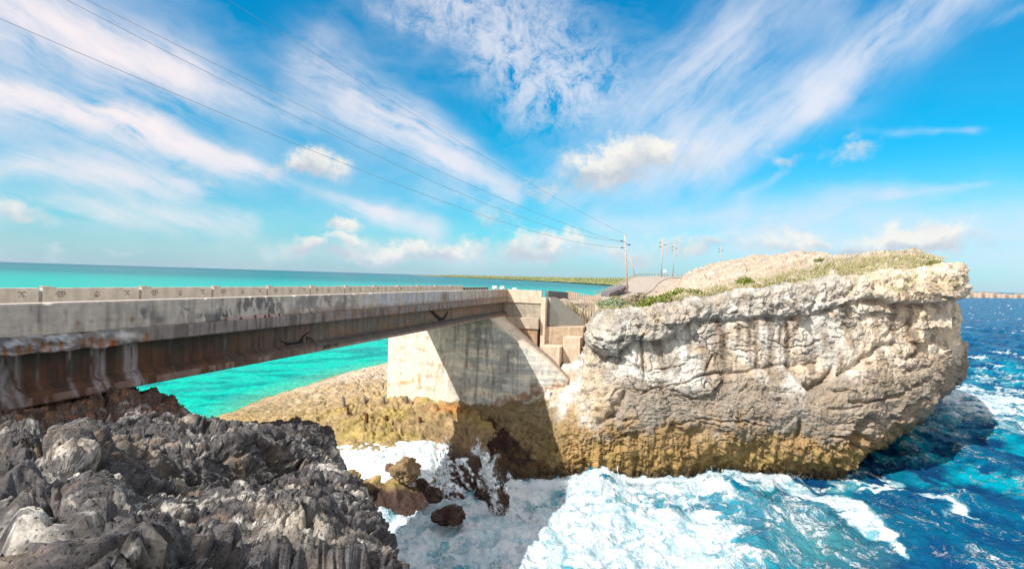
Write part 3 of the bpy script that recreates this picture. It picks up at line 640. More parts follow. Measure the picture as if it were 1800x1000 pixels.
def hill():
    nu, nv = 620, 420
    v = np.linspace(0, 1, nv); Y = 47.0 + (210 - 47.0) * v ** 1.9
    u = np.linspace(0, 1, nu)
    YY, Ug = np.meshgrid(Y, u, indexing='ij')
    x0 = np.interp(Y, [47, 54, 56.7, 57.2, 58.0, 58.7, 66, 90, 106, 150, 210], [8.5, 3.9, 3.8, 3.8, 3.6, -9.0, -9.5, 0, 6, 20, 44])[:, None]; x1 = np.interp(Y, [47, 54, 60, 75, 100, 210], [36.5, 41, 45, 53, 53, 90])[:, None]
    XX = x0 + (x1 - x0) * Ug
    x = XX.ravel(); y = YY.ravel(); z = hill_f(x, y)
    P = np.stack([x, y, z], -1); px, py = proj(P)
    lx = poly_x(LEFT_EDGE, y); rx = poly_x(RIGHT_EDGE, y)
    road = sst(-1.0, 0.3, x - lx) * sst(1.2, -0.3, x - rx) * (y > 55)
    wz = P + np.stack([pn(P * 0.3, 331), pn(P * 0.3, 332), pn(P * 0, 3)], -1) * 1.5
    n0 = fbm(wz * 0.12, 3, 300); r1 = fbm(wz * np.array([.35, .35, .5]), 5, 301, .55, ridge=True); fi = fbm(P * 1.3, 4, 305, .6)
    f1, f2 = worley(wz * np.array([.3, .3, .3]), 310)
    amp = (1 - road) * sst(0.3, 7, x - rx) 
    amp = np.where(y < 58, np.maximum(amp, sst(5, 9, x)), amp)
    amp = amp * np.where((x < 8.6) & (y < 60), .15, 1); dz = (r1 * 0.45 + sst(0, .14, f2 - f1) * 0.35 + n0 * .5 - .75) * amp + fi * 0.14 * (1 - road)
    # broken rock scarp
    ys = np.interp(px, [1180, 1250, 1300, 1350, 1400, 1450], [500, 484, 474, 463, 462, 458]) + pn(np.stack([px / 15, px * 0, px * 0], -1), 8) * 5
    dz += 0.6 * sst(-1.5, 1.5, ys - py) * sst(1180, 1210, px) * sst(1470, 1440, px) * amp
    z = z + dz - 0.10 * road
    z = np.where(road > .5, hill_f(x, y) - 0.06, z); z = z - 2.2 * sst(49.5, 47.0, y)
    P = np.stack([x, y, z], -1)
    n1 = fbm(P * .25, 4, 320); n2 = fbm(P * .9, 4, 325)
    c = np.tile(np.array([0.40, 0.33, 0.255]), (len(P), 1))
    c = cmix(c, (0.40, 0.36, 0.31), sst(-.1, .4, n1)); c = cmix(c, (0.44, 0.32, 0.23), sst(.15, .5, n2) * .5)
    # thin grass / low scrub soil tint
    yg = np.interp(px, [1050, 1130, 1200, 1300, 1400, 1500, 1600, 1680], [540, 536, 526, 508, 486, 468, 458, 452]); wg = np.interp(px, [1050, 1200, 1400, 1500, 1650], [14, 9, 14, 18, 14])
    grass = np.exp(-((py - yg) / wg) ** 2) * sst(-.3, .2, n2 + .1)
    c = cmix(c, (0.20, 0.19, 0.07), grass * 0.75)
    left = sst(0, -2, x - lx)
    c = cmix(c, (0.12, 0.13, 0.05), left * sst(-.3, .1, n2) * 0.7); c = cmix(c, (0.45, 0.36, 0.20), left * sst(.1, .3, n1) * .7)
    me = mesh_np('hillside', P, grid_faces(nv, nu), True, c); o = link('hillside', me, M_HILL); tag(o, kind='structure')
hill()
def road():
    n = 90; V = []; C = []
    ts = np.linspace(0, len(LEFT_EDGE) - 1, n); L = crspline(np.array(LEFT_EDGE, float), ts); R = crspline(np.array(RIGHT_EDGE, float), ts)
    m = 10
    for i in range(n):
        for j in range(m):
            q = L[i] + (R[i] - L[i]) * (0.02 + 0.96 * j / (m - 1)); V.append((q[0], q[1], hill_f(q[0], q[1])[0] + 0.07))
    me = mesh_np('road', V, grid_faces(n, m)); o = link('road', me, M_ASPH); tag(o, kind='structure')
road()

# ================================================================== ROCK SHELF BELOW THE PIER
sp = [at(*p) for p in [(355, 743, 52), (430, 716, 58.5), (530, 681, 69), (620, 652, 83), (683, 640, 91), (683, 668, 70), (683, 699, 53.3), (808, 712, 50), (600, 740, 46.8), (700, 742, 47), (780, 742, 47.2),
                       (450, 745, 51), (520, 715, 57), (600, 690, 61), (640, 670, 68), (560, 745, 47.5), (600, 786, 42.2), (700, 776, 43.6), (780, 795, 43.6), (640, 800, 40.8), (720, 810, 41.2), (560, 800, 41.5),
                       (650, 845, 38.6), (720, 850, 38.6), (780, 850, 39.5), (560, 850, 38.5)]]
sp += [np.array(p, float) for p in [(-30, 52, -1.5), (-33, 62, -1.5), (-32, 75, -1.5), (-28, 90, -1.5), (-20, 100, -1), (-24, 45, -.5), (-26, 38, -1.5), (-20, 38, .3), (-8, 35, -1.5), (-14, 35.5, -1.5), (-2, 37, -1.5), (-20, 34, -1.5),
                                     (-6, 60, 4.2), (0, 62, 4.5), (2, 80, 3), (-8, 80, 2.2), (5, 55, 5), (10, 75, 3), (0, 52, 4.4), (0, 45, 1.0)]]
shelf_b = tps(sp)
def shelf_n(x, y):
    P = np.stack([x, y, x * 0], -1); w = P + np.stack([pn(P * .3, 431), pn(P * .3, 432), x * 0], -1) * 1.2
    r = fbm(w * .45, 5, 401, .55, ridge=True) * .42; f1, f2 = worley(w * .5, 405); h1, h2 = worley(w * 1.5, 407)
    rough = (sst(-25, -18, x) * 0.6 + 0.22) * (1 - .45 * sst(45, 43.5, y))
    return (r + sst(0, .2, f2 - f1) * .3 - np.clip(.45 - h1, 0, 1) * .55 + fbm(P * 1.6, 4, 411, .6) * .16) * rough, r, h1
def shelf_z(x, y):
    x = np.atleast_1d(np.asarray(x, float)); y = np.atleast_1d(np.asarray(y, float)); return shelf_b(x, y) + shelf_n(x, y)[0] - 0.15
def hit(fn, px, py, y0, y1):
    d = ray(px, py); Y = np.linspace(y0, y1, 400); k = Y / d[1]; X = d[0] * k; Z = CAMZ + d[2] * k
    g = fn(X, Y) - Z; i = np.argmax(g > 0); return np.array([X[i], Y[i], Z[i]])
def shelf():
    nu, nv = 520, 460
    Y = 34 + (104 - 34) * np.linspace(0, 1, nv) ** 1.6; u = np.linspace(-0.66, 0.10, nu)
    YY, Ug = np.meshgrid(Y, u, indexing='ij'); x = (Ug * YY).ravel(); y = YY.ravel()
    nn, r, h1 = shelf_n(x, y); z = shelf_b(x, y) + nn - 0.15; P = np.stack([x, y, z], -1); px, py = proj(P)
    n1 = fbm(P * .3, 4, 421); n2 = fbm(P * 1.1, 4, 425)
    # slanting bedding grooves on the bay side
    g = np.sin((y * .5 + x * 0.9 + n1) * 3.0); z -= 0.10 * np.clip(g - .3, 0, 1) * sst(56, 60, y)
    P[:, 2] = z
    c = np.tile(np.array([0.33, 0.24, 0.125]), (len(P), 1))
    c = cmix(c, (0.35, 0.265, 0.10), sst(-.1, .35, n1) * sst(56, 50, y)); c = cmix(c, (0.44, 0.35, 0.25), sst(50, 62, y) * sst(-.2, .3, n2 + .1))
    c = cmix(c, (0.20, 0.15, 0.07), sst(.1, .4, n2) * .7); 
    c = cmix(c, (0.52, 0.45, 0.37), sst(62, 75, y) * .5)
    c = cmix(c, (0.38, 0.14, 0.04), np.exp(-(((px - 800) / 40) ** 2 + ((py - 718) / 8) ** 2)) * .7)
    c = cmix(c, (0.22, 0.15, 0.10), sst(3, 2, z) * sst(740, 790, px) * .5)
    c = cmix(c, (0.055, 0.035, 0.03), np.maximum(sst(1.1, .3, z + n2 * .5), sst(765, 790, px) * sst(2.9, 2.2, z + n2 * .6)) * sst(46, 43, y)); c = cmix(c, (0.25, 0.19, 0.08), sst(.6, 0, z) * sst(46, 50, y))
    c = cmix(c, (0.78, 0.86, 0.93), rivulets(P, px, py) * sst(745, 765, px))
    me = mesh_np('rock_shelf', P, grid_faces(nv, nu), True, c); o = link('rock_shelf', me, M_SHELF); tag(o, kind='structure')
shelf()

# ================================================================== SEA
def sea():
    vv = np.concatenate([np.linspace(0.80, 0.022, 620), 0.022 * np.exp(-np.linspace(0, 4.2, 90)[1:])]); Y = CAMZ / vv; Y = np.append(Y, 55000.0)
    u = np.concatenate([np.linspace(-3.0, -0.98, 50)[:-1], np.linspace(-0.98, 0.98, 980), np.linspace(0.98, 3.0, 50)[1:]])
    YY, Ug = np.meshgrid(Y, u, indexing='ij'); x = (Ug * YY).ravel(); y = YY.ravel(); P = np.stack([x, y, x * 0], -1); px, py = proj(P)
    w = (x + 11.7) * .965 - (y - 13) * .262
    bay = np.clip(sst(6, -2, w) * sst(43, 47, y), 0, 1) * 1.0
    bay = np.where((w < -8) & (y < 47), sst(0, 5, y - 42), bay); bay = np.where(w < -24, 1.0, bay)
    atl = 1 - bay
    # swell: crests run roughly along +Y, leaning
    wx = x + fbm(P * .03, 3, 501) * 14; wy = y + fbm(P * .03, 3, 502) * 10
    ph = (wx * 0.955 - wy * 0.295)
    far = sst(400, 120, y)
    s1 = np.sin(ph * 2 * math.pi / 15.0 - 0.6); s2 = np.sin((wx * .8 - wy * .6) * 2 * math.pi / 7.3 + 1.3)
    sharp = lambda s: (np.exp(1.1 * s) - 1.27) / 1.8
    chop = fbm(P * np.array([.35, .22, 1]), 5, 505, .58); chop2 = fbm(P * np.array([1.2, .9, 1]), 4, 509, .6, ridge=True)
    hgt = (sharp(s1) * .55 + sharp(s2) * .2 + chop * .34 + chop2 * .07) * (0.15 + .85 * far)
    # foam authored as regions on the water
    wpx = px + fbm(P * .22, 4, 511) * 60; wpy = py + fbm(P * .22, 4, 512) * 34
    F = np.zeros(len(P))
    def cap(a, b, w0, w1, s, hard=.35):
        nonlocal F
        d, t_ = seg_d(wpx, wpy, a, b); ww = w0 + (w1 - w0) * t_; F = np.maximum(F, s * sst(1.25, hard, d / ww))
    cap((640, 950), (900, 950), 150, 130, 1.0); cap((860, 940), (1250, 960), 110, 100, 1.0); cap((1000, 870), (1300, 862), 40, 22, .95); cap((1240, 985), (1330, 1000), 70, 40, .75)
    cap((880, 872), (1320, 842), 30, 10, 1.0); cap((1340, 850), (1470, 885), 18, 34, 1.0); cap((1470, 885), (1590, 960), 38, 26, 1.0); cap((1540, 850), (1610, 885), 8, 16, .95); cap((1610, 885), (1710, 902), 18, 10, 1.0)
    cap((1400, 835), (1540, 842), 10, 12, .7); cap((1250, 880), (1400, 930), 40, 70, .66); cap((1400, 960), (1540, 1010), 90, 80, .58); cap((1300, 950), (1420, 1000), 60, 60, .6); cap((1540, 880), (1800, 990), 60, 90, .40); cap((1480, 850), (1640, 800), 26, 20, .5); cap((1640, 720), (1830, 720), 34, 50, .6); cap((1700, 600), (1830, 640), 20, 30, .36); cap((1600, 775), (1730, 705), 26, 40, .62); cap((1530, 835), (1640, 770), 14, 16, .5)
    cap((1660, 700), (1820, 725), 22, 26, 1.0); cap((1700, 740), (1830, 762), 12, 12, .8); cap((1700, 650), (1830, 665), 5, 8, .7); cap((1690, 680), (1830, 690), 8, 10, .8); cap((1560, 800), (1680, 830), 12, 10, .4); cap((1640, 800), (1820, 870), 10, 10, .5)
    cap((1480, 990), (1830, 1010), 16, 12, .38); cap((1560, 900), (1700, 960), 20, 20, .35); cap((1725, 765), (1760, 800), 12, 8, .5)
    cap((560, 800), (760, 800), 40, 40, .9)
    dd = np.minimum(poly_d(px, py, [(870, 862), (985, 850), (1010, 845)]) / 16, poly_d(px, py, [(1000, 845), (1200, 840), (1300, 836), (1350, 842)]) / 9); F = np.maximum(F, sst(1.3, .5, dd + fbm(P * .8, 3, 515) * .4))
    lace = 1 - np.abs(fbm(P * np.array([.9, .6, 1]), 5, 521, .62)) * 3.2; lace2 = 1 - np.abs(fbm(P * np.array([2.6, 1.8, 1]), 4, 527, .6)) * 2.6
    streak = fbm(np.stack([ph * 1.3, (x * .3 + y * .95) * .16, x * 0], -1), 5, 531, .6)
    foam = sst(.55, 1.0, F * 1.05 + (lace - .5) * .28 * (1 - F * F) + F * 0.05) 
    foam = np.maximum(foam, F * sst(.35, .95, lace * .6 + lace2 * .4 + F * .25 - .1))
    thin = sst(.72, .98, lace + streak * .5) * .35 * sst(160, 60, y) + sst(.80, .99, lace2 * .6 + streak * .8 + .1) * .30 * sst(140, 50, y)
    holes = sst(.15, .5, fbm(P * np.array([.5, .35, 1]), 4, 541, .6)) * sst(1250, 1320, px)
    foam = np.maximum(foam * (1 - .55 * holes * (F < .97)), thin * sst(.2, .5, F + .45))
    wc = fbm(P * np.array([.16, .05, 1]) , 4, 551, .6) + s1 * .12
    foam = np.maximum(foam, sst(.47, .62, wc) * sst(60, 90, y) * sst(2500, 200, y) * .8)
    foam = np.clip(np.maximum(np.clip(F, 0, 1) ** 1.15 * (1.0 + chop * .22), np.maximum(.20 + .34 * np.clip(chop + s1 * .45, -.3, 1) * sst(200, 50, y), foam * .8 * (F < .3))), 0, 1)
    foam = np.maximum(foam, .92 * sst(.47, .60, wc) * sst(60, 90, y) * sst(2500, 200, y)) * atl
    hgt = hgt * (1 - .3 * F) + F * (fbm(P * .45, 4, 561, .5, ridge=True) * .28 + fbm(P * 1.6, 4, 565, .55) * .09)
    # keep the swell off the fixed camera-side rocks
    z = hgt * atl + bay * fbm(P * np.array([.35, .9, 1]), 4, 571, .55) * .10 * sst(500, 150, y)
    z = np.where(y > 600, z * 0, z)
    deep = np.array([0.003, 0.055, 0.155]); c = np.tile(deep, (len(P), 1))
    c = cmix(c, (0.0, 0.105, 0.20), sst(-.2, .6, chop + s1 * .3) * .8)
    c = cmix(c, (0.004, 0.035, 0.11), sst(.1, -.5, s1 + chop) * .7)
    # aerated pale water next to foam
    A = np.zeros(len(P))
    for a, b, w0, w1, s in (((1560, 775), (1820, 880), 16, 24, 1.0), ((1750, 640), (1830, 655), 10, 10, .9), ((1740, 770), (1830, 790), 12, 14, .9), ((1520, 850), (1690, 720), 20, 24, .6), ((1700, 660), (1830, 650), 20, 24, .6), ((1480, 850), (1620, 830), 22, 20, .5), ((1300, 900), (1380, 1010), 60, 80, .5),
                             ((650, 940), (1150, 960), 130, 130, .9), ((1150, 970), (1330, 1000), 60, 60, .9), ((1640, 690), (1830, 770), 30, 26, .4)):
        d, t_ = seg_d(wpx, wpy, a, b); A = np.maximum(A, s * sst(1.3, .2, d / (w0 + (w1 - w0) * t_)))
    c = cmix(c, (0.0, 0.30, 0.40), A * .85 * sst(-.4, .3, chop + .15)); c = cmix(c, (0.03, 0.17, 0.19), np.exp(-(((px - 1440) / 110) ** 2 + ((py - 950) / 60) ** 2)) * .8)
    c = cmix(c, (0.01, 0.16, 0.18), np.exp(-(((px - 1342) / 28) ** 2 + ((py - 858) / 14) ** 2)) * .9)
    c = cmix(c, (0.13, 0.44, 0.52), F * .85 * sst(.45, .9, F))
    bluish = sst(1030, 960, px + fbm(P * .3, 3, 577) * 60) * 0
    # bay: turquoise over sand, deeper to the horizon, weed patches
    bc = np.tile(np.array([0.0, 0.44, 0.335]), (len(P), 1))
    bc = cmix(bc, (0.0, 0.33, 0.285), sst(90, 420, y)); bc = cmix(bc, (0.0, 0.135, 0.155), sst(400, 1300, y * (1 - .25 * sst(0, .6, x / y)))); bc = cmix(bc, (0.0, 0.085, 0.12), sst(1500, 6000, y) * sst(0.5, -.2, x / y))
    weed = sst(.02, .30, fbm(np.stack([(x * .8 + y * .25) * .10, (y * .8 - x * .35) * .22, x * 0], -1), 4, 581, .6))
    bc = cmix(bc, (0.0, 0.20, 0.20), weed * sst(200, 110, y) * .75); bc = cmix(bc, (0.02, 0.36, 0.33), sst(0.1, .4, fbm(P * .25, 4, 585)) * sst(150, 90, y) * .5)
    edge = shelf_b(np.clip(x, -45, 0), np.clip(y, 34, 104)); bc = cmix(bc, (0.12, 0.36, 0.22), sst(-1.8, .2, edge) * (x > -36) * (x < 0) * (y < 104) * .55)
    c = c * atl[:, None] + bc * bay[:, None]
    P[:, 2] = z
    me = mesh_np('sea', P, grid_faces(len(Y), len(u)), True, c)
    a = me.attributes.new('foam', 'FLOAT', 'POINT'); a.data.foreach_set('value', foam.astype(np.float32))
    b_ = me.attributes.new('bay', 'FLOAT', 'POINT'); b_.data.foreach_set('value', bay.astype(np.float32))
    m = bpy.data.materials.new('sea_water'); m.use_nodes = True; t = NT(m.node_tree); b = m.node_tree.nodes['Principled BSDF']
    vc = t.n.new('ShaderNodeVertexColor'); vc.layer_name = 'Col'
    at_ = t.n.new('ShaderNodeAttribute'); at_.attribute_name = 'foam'; fm = at_.outputs['Fac']
    ab = t.n.new('ShaderNodeAttribute'); ab.attribute_name = 'bay'; bf = ab.outputs['Fac']
    co = t.n.new('ShaderNodeTexCoord').outputs['Object']
    n = t.noise(t.mapping(co, rot=(0, 0, .25), scale=(1, .55, 1)), 1.6, 8, .65, .3); n2 = t.noise(co, 7, 5, .6)
    k = t.mrange(n, .3, .7, .72, 1.28); kk = t.math('MULTIPLY_ADD', t.math('SUBTRACT', k, 1.0), t.math('MULTIPLY_ADD', fm, -.8, 1.0), 1.0)
    wv_ = t.vec('ADD', co, t.vec('SCALE', t.vec('SUBTRACT', t.noise(co, .8, 4, .6, color=True), (.5, .5, .5)), scale=1.6))
    l1 = t.noise(t.mapping(wv_, rot=(0, 0, .28), scale=(1, .6, 1)), 1.15, 9, .66, .5); l2 = t.vor(t.mapping(wv_, rot=(0, 0, .28), scale=(1, .6, 1)), 1.7, 'SMOOTH_F1')
    fil = lambda sc_, wd: t.mrange(t.math('ABSOLUTE', t.math('SUBTRACT', t.noise(t.mapping(wv_, rot=(0, 0, .28), scale=(1, .55, 1)), sc_, 5, .6, .6), .5)), 0, wd, 1, 0)
    lace = t.math('ADD', t.mrange(l1, .30, .70, 0, .42), t.math('ADD', t.math('MULTIPLY', fil(.55, .07), .33), t.math('MULTIPLY', fil(1.7, .09), .25)))
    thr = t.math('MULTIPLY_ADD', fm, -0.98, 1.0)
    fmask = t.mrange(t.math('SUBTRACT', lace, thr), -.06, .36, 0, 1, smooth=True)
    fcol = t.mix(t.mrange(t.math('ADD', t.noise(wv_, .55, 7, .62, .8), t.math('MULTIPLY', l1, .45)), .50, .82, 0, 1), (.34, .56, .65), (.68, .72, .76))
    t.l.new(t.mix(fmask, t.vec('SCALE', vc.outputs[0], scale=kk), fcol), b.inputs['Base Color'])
    fm = fmask
    t.l.new(t.mrange(fm, 0, 1, .22, .85), b.inputs['Roughness']); b.inputs['IOR'].default_value = 1.14
    t.l.new(t.math('MULTIPLY', t.mrange(fm, 0, 1, .22, .05), t.mrange(bf, 0, 1, 1, .35)), b.inputs['Specular IOR Level'])
    bp = t.n.new('ShaderNodeBump'); bp.inputs['Distance'].default_value = .35; bp.inputs['Strength'].default_value = .75
    t.l.new(t.math('ADD', t.math('ADD', n, t.math('MULTIPLY', n2, .25)), t.math('MULTIPLY', t.math('MULTIPLY', l1, fmask), 1.2)), bp.inputs['Height']); t.l.new(bp.outputs[0], b.inputs['Normal'])
    o = link('sea', me, m); tag(o, kind='structure')
sea()
# ================================================================== RAY CAST ON BUILT TERRAIN
from mathutils.bvhtree import BVHTree
def bvh_of(*names):
    V = []; F = []
    for n in names:
        me = bpy.data.objects[n].data; b = len(V)
        co = np.empty(len(me.vertices) * 3, np.float32); me.vertices.foreach_get('co', co); V += [tuple(p) for p in co.reshape(-1, 3).tolist()]
        F += [tuple(b + i for i in p.vertices) for p in me.polygons]
    return BVHTree.FromPolygons(V, F)
BV_C = bvh_of('headland_cliff', 'rock_shelf'); BV_H = bvh_of('hillside', 'headland_cliff')
def cast(bv, px, py):
    d = Vector(ray(px, py)); h = bv.ray_cast(Vector((0, 0, CAMZ)), d.normalized())
    return (np.array(h[0]), np.array(h[1])) if h[0] is not None else (None, None)
def ground(bv, x, y):
    h = bv.ray_cast(Vector((x, y, 60)), Vector((0, 0, -1))); return h[0].z if h[0] is not None else 0.0

# ================================================================== BRIDGE
O2 = at(0, 535, 13); dv_ = ray(1171, 500); dv_ = dv_ / np.linalg.norm(dv_[:2]); D2 = np.array([dv_[0], dv_[1], 0]); N2 = np.array([dv_[1], -dv_[0], 0]); GRD = dv_[2]
def BR(s, w, dz): return O2 + D2 * s + N2 * w + np.array([0, 0, dz + GRD * s])
def br_s(px, w=0.0):
    """distance along the bridge where picture column px meets lateral line w"""
    s = np.linspace(-14, 120, 20000); P = O2[None] + s[:, None] * D2 + w * N2; q, _ = proj(P); return float(s[np.argmin(np.abs(q - px))])
S0, S1 = -15.0, 43.1
def sweep(name, prof, s, colf, dispf, mat, parent, step=0.045):
    pts = []
    for a, b in zip(prof, prof[1:] + prof[:1]):
        L = math.hypot(b[0] - a[0], b[1] - a[1]); n = max(1, int(L / step)) if min(a[0], b[0]) > -0.75 else max(1, int(L / 0.6))
        for k in range(n): pts.append((a[0] + (b[0] - a[0]) * k / n, a[1] + (b[1] - a[1]) * k / n))
    pr = np.array(pts); ns, npf = len(s), len(pr); S, I = np.meshgrid(s, np.arange(npf), indexing='ij'); W = pr[I, 0].ravel(); Z = pr[I, 1].ravel(); S = S.ravel()
    P = O2[None] + S[:, None] * D2 + W[:, None] * N2; P[:, 2] += Z + GRD * S
    if dispf is not None: P = P + dispf(S, W, Z, P)
    px, py = proj(P); c = colf(S, W, Z, P, px, py)
    F = grid_faces(ns, npf, wrap=True).tolist()
    me = mesh_np(name, P, F, False, c); o = link(name, me, mat, parent)
    import bmesh
    bm = bmesh.new(); bm.from_mesh(me); bm.verts.ensure_lookup_table()
    for k in (0, ns - 1): bm.faces.new([bm.verts[k * npf + i] for i in range(npf)])
    bmesh.ops.recalc_face_normals(bm, faces=bm.faces); bm.to_mesh(me); bm.free()
    return own(o, parent)
bridge = empty('road_bridge', BR(S0, -3.5, -2.5), label='long weathered concrete girder bridge with rust stains spanning the gap to the cliff', cat='bridge')
sA = np.concatenate([np.arange(S0, 12, .06), np.arange(12, S1, .10), [S1]])
def ell(px, py, x, y, a, b): return np.exp(-(((px - x) / a) ** 2 + ((py - y) / b) ** 2))
def par_col(S, W, Z, P, px, py):
    Q = np.stack([S, W * 1.0, Z], -1); n1 = fbm(Q * np.array([.9, 1, 1.3]), 4, 601); n2 = fbm(Q * np.array([3.5, 3, 2.2]), 4, 605, .6); n3 = fbm(Q * np.array([2.6, 1, .35]), 4, 607, .6); n4 = fbm(Q * np.array([.8, 1, 9]), 3, 609)
    c = np.tile(np.array([.47, .415, .36]), (len(S), 1)); f = np.clip(-Z / .8, 0, 1)
    c = cmix(c, (.40, .37, .33), sst(-.1, .3, n4) * .6)
    d = sst(-.02, .10, n2 + n1 * .8 + .02) * (sst(372, 392, px) * sst(520, 480, px) + sst(338, 350, px) * sst(402, 396, px) * sst(543, 556, py) * .9)
    d = np.maximum(d, ell(px, py, 327, 553, 9, 26) * 1.3 * sst(-.25, .1, n2)); d = np.maximum(d, ell(px, py, 252, 552, 14, 14) * sst(-.1, .2, n2)); d = np.maximum(d, ell(px, py, 280, 562, 10, 7)); d = np.maximum(d, ell(px, py, 268, 557, 6, 16) * .6)
    c = cmix(c, (.105, .105, .115), d * .85)
    c = cmix(c, (.16, .15, .15), sst(505, 530, px) * sst(640, 600, px) * sst(-.25, .2, n1 + n2 * .5) * .75)
    c = cmix(c, (.37, .40, .46), sst(636, 650, px) * sst(815, 800, px) * sst(-.3, .1, n3) * .8); c = cmix(c, (.19, .15, .12), ell(px, py, 782, 522, 7, 9)); c = cmix(c, (.38, .25, .17), sst(860, 885, px) * .7)
    c = cmix(c, (.26, .20, .16), sst(815, 830, px) * sst(-.2, .3, n3) * .5)
    for x, y, a, b, k in ((55, 558, 4, 22, .8), (67, 556, 3, 26, .9), (62, 590, 8, 4, .4), (115, 560, 4, 14, .5), (102, 574, 5, 12, .4), (158, 540, 3, 4, .5), (115, 548, 3, 5, .5), (24, 576, 5, 4, .35), (195, 562, 8, 3, .5), (160, 565, 4, 3, .6), (232, 562, 4, 4, .7), (250, 545, 3, 5, .6)):
        c = cmix(c, (.13, .11, .115), ell(px, py, x, y, a, b) * k * sst(-.35, .1, n2))
    for x, y in ((138, 568), (232, 562), (24, 573)): c = cmix(c, (.25, .085, .02), ell(px, py, x, y, 3.0, 5) * .9 * (x != 24))
    c = cmix(c, (.22, .15, .11), sst(.62, .97, f + n2 * .15) * sst(380, 560, px) * .55)
    c = cmix(c, (.17, .15, .135), sst(.15, .5, n3) * .45)
    for jp in (300, 373, 512, 640, 745, 812): c = cmix(c, (.12, .10, .09), np.exp(-((px - jp) / 0.9) ** 2) * .5)
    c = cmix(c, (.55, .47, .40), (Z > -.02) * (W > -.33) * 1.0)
    return c
def par_disp(S, W, Z, P):
    q = np.stack([S * 2, W * 2, Z * 2], -1); e = (W > -.02) * np.clip(.35 - np.abs(Z + .02), 0, 1)
    d = fbm(q, 3, 611)[:, None] * N2 * .012; chip = sst(.28, .45, fbm(q * np.array([1.2, 1, 1]), 3, 613)) * (Z > -.06) * (W > -.08)
    d[:, 2] -= chip * .04; return d
sweep('parapet', [(0, 0), (0, -.8), (-.30, -.8), (-.30, 0)], sA, par_col, par_disp, M_CONC, bridge)
RUSTX = (8, 33, 52, 75, 88, 108, 147, 161, 178, 198, 258)
def slab_col(S, W, Z, P, px, py):
    Q = np.stack([S, W, Z], -1); n1 = fbm(Q * np.array([1.2, 2, 2]), 4, 621); n2 = fbm(Q * np.array([2.2, 3, 9]), 4, 625, .6); n3 = fbm(Q * np.array([5, 3, .4]), 4, 629)
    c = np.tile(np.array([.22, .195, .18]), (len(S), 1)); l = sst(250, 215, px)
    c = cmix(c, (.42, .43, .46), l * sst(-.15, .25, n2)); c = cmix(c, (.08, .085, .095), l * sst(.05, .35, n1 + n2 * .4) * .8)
    c = cmix(c, (.55, .52, .48), ell(px, py, 222, 590, 26, 7) * .9)
    for x in RUSTX:
        k = 8 if x in (198,) else 3.4
        c = cmix(c, (.34, .11, .02), np.exp(-((px - x) / k) ** 2) * sst(-.90, -1.0, Z + (0 if k < 5 else .1))); c = cmix(c, (.06, .025, .012), ell(px, py, x, 610 - x * .085 if k < 5 else 590, 2, 3) * .8)
    c = cmix(c, (.10, .075, .065), sst(250, 300, px) * sst(.0, .35, n3) * .7); c = cmix(c, (.26, .13, .075), sst(400, 700, px) * sst(.05, .4, n1) * .5); c = cmix(c, (.34, .22, .15), sst(800, 880, px) * .5)
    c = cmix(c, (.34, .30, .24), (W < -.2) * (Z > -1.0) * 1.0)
    return c
def slab_disp(S, W, Z, P):
    px, py = proj(P); l = sst(262, 235, px); q = np.stack([S * 3, W * 5, Z * 6], -1); out = (W > -.05).astype(float)
    a = (fbm(q, 4, 631, .6) * .10 - np.clip(.45 - worley(q * .7, 633)[0], 0, 1) * .10) * (l + .10) * out
    d = a[:, None] * N2; d[:, 2] += fbm(q * .6, 3, 635) * .06 * (l + .12) * out; return d
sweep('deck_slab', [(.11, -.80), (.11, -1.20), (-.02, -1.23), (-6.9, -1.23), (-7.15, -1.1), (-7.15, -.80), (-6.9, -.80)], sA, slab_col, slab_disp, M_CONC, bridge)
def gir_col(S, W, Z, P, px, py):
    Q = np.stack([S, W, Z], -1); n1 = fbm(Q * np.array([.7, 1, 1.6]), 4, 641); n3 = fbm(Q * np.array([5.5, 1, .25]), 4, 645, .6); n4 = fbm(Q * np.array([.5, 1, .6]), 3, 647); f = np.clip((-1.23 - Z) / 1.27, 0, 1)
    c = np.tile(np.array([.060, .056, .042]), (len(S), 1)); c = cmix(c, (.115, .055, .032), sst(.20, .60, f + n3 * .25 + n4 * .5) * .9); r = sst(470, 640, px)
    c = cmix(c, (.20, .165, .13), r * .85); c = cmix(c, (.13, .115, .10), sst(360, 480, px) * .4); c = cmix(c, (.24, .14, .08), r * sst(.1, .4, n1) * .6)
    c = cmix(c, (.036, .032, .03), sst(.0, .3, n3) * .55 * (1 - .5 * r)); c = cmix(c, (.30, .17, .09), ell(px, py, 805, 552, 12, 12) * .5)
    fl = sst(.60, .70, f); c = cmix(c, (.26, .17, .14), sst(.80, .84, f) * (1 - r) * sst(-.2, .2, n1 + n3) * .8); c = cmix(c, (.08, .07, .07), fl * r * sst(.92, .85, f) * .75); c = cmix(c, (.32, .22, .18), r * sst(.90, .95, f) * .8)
    for x, w, a in ((4, 10, .8), (27, 7, .7), (122, 3, .7), (162, 3, .7), (170, 3, .9), (180, 4, .8), (222, 5, .9), (232, 5, 1.0), (240, 2, .5), (66, 2, .3), (300, 1.5, .25), (395, 1.5, .25)):
        sx = x + fl * (f - .62) * 40; jag = fbm(np.stack([S * 9, f * 1.5, S * 0], -1), 3, 649)
        c = cmix(c, (.44, .41, .42), np.exp(-((px - sx - jag * 3) / w) ** 2) * a * .75 * sst(-.45, .1, jag * 1.2 + .2))
    return c
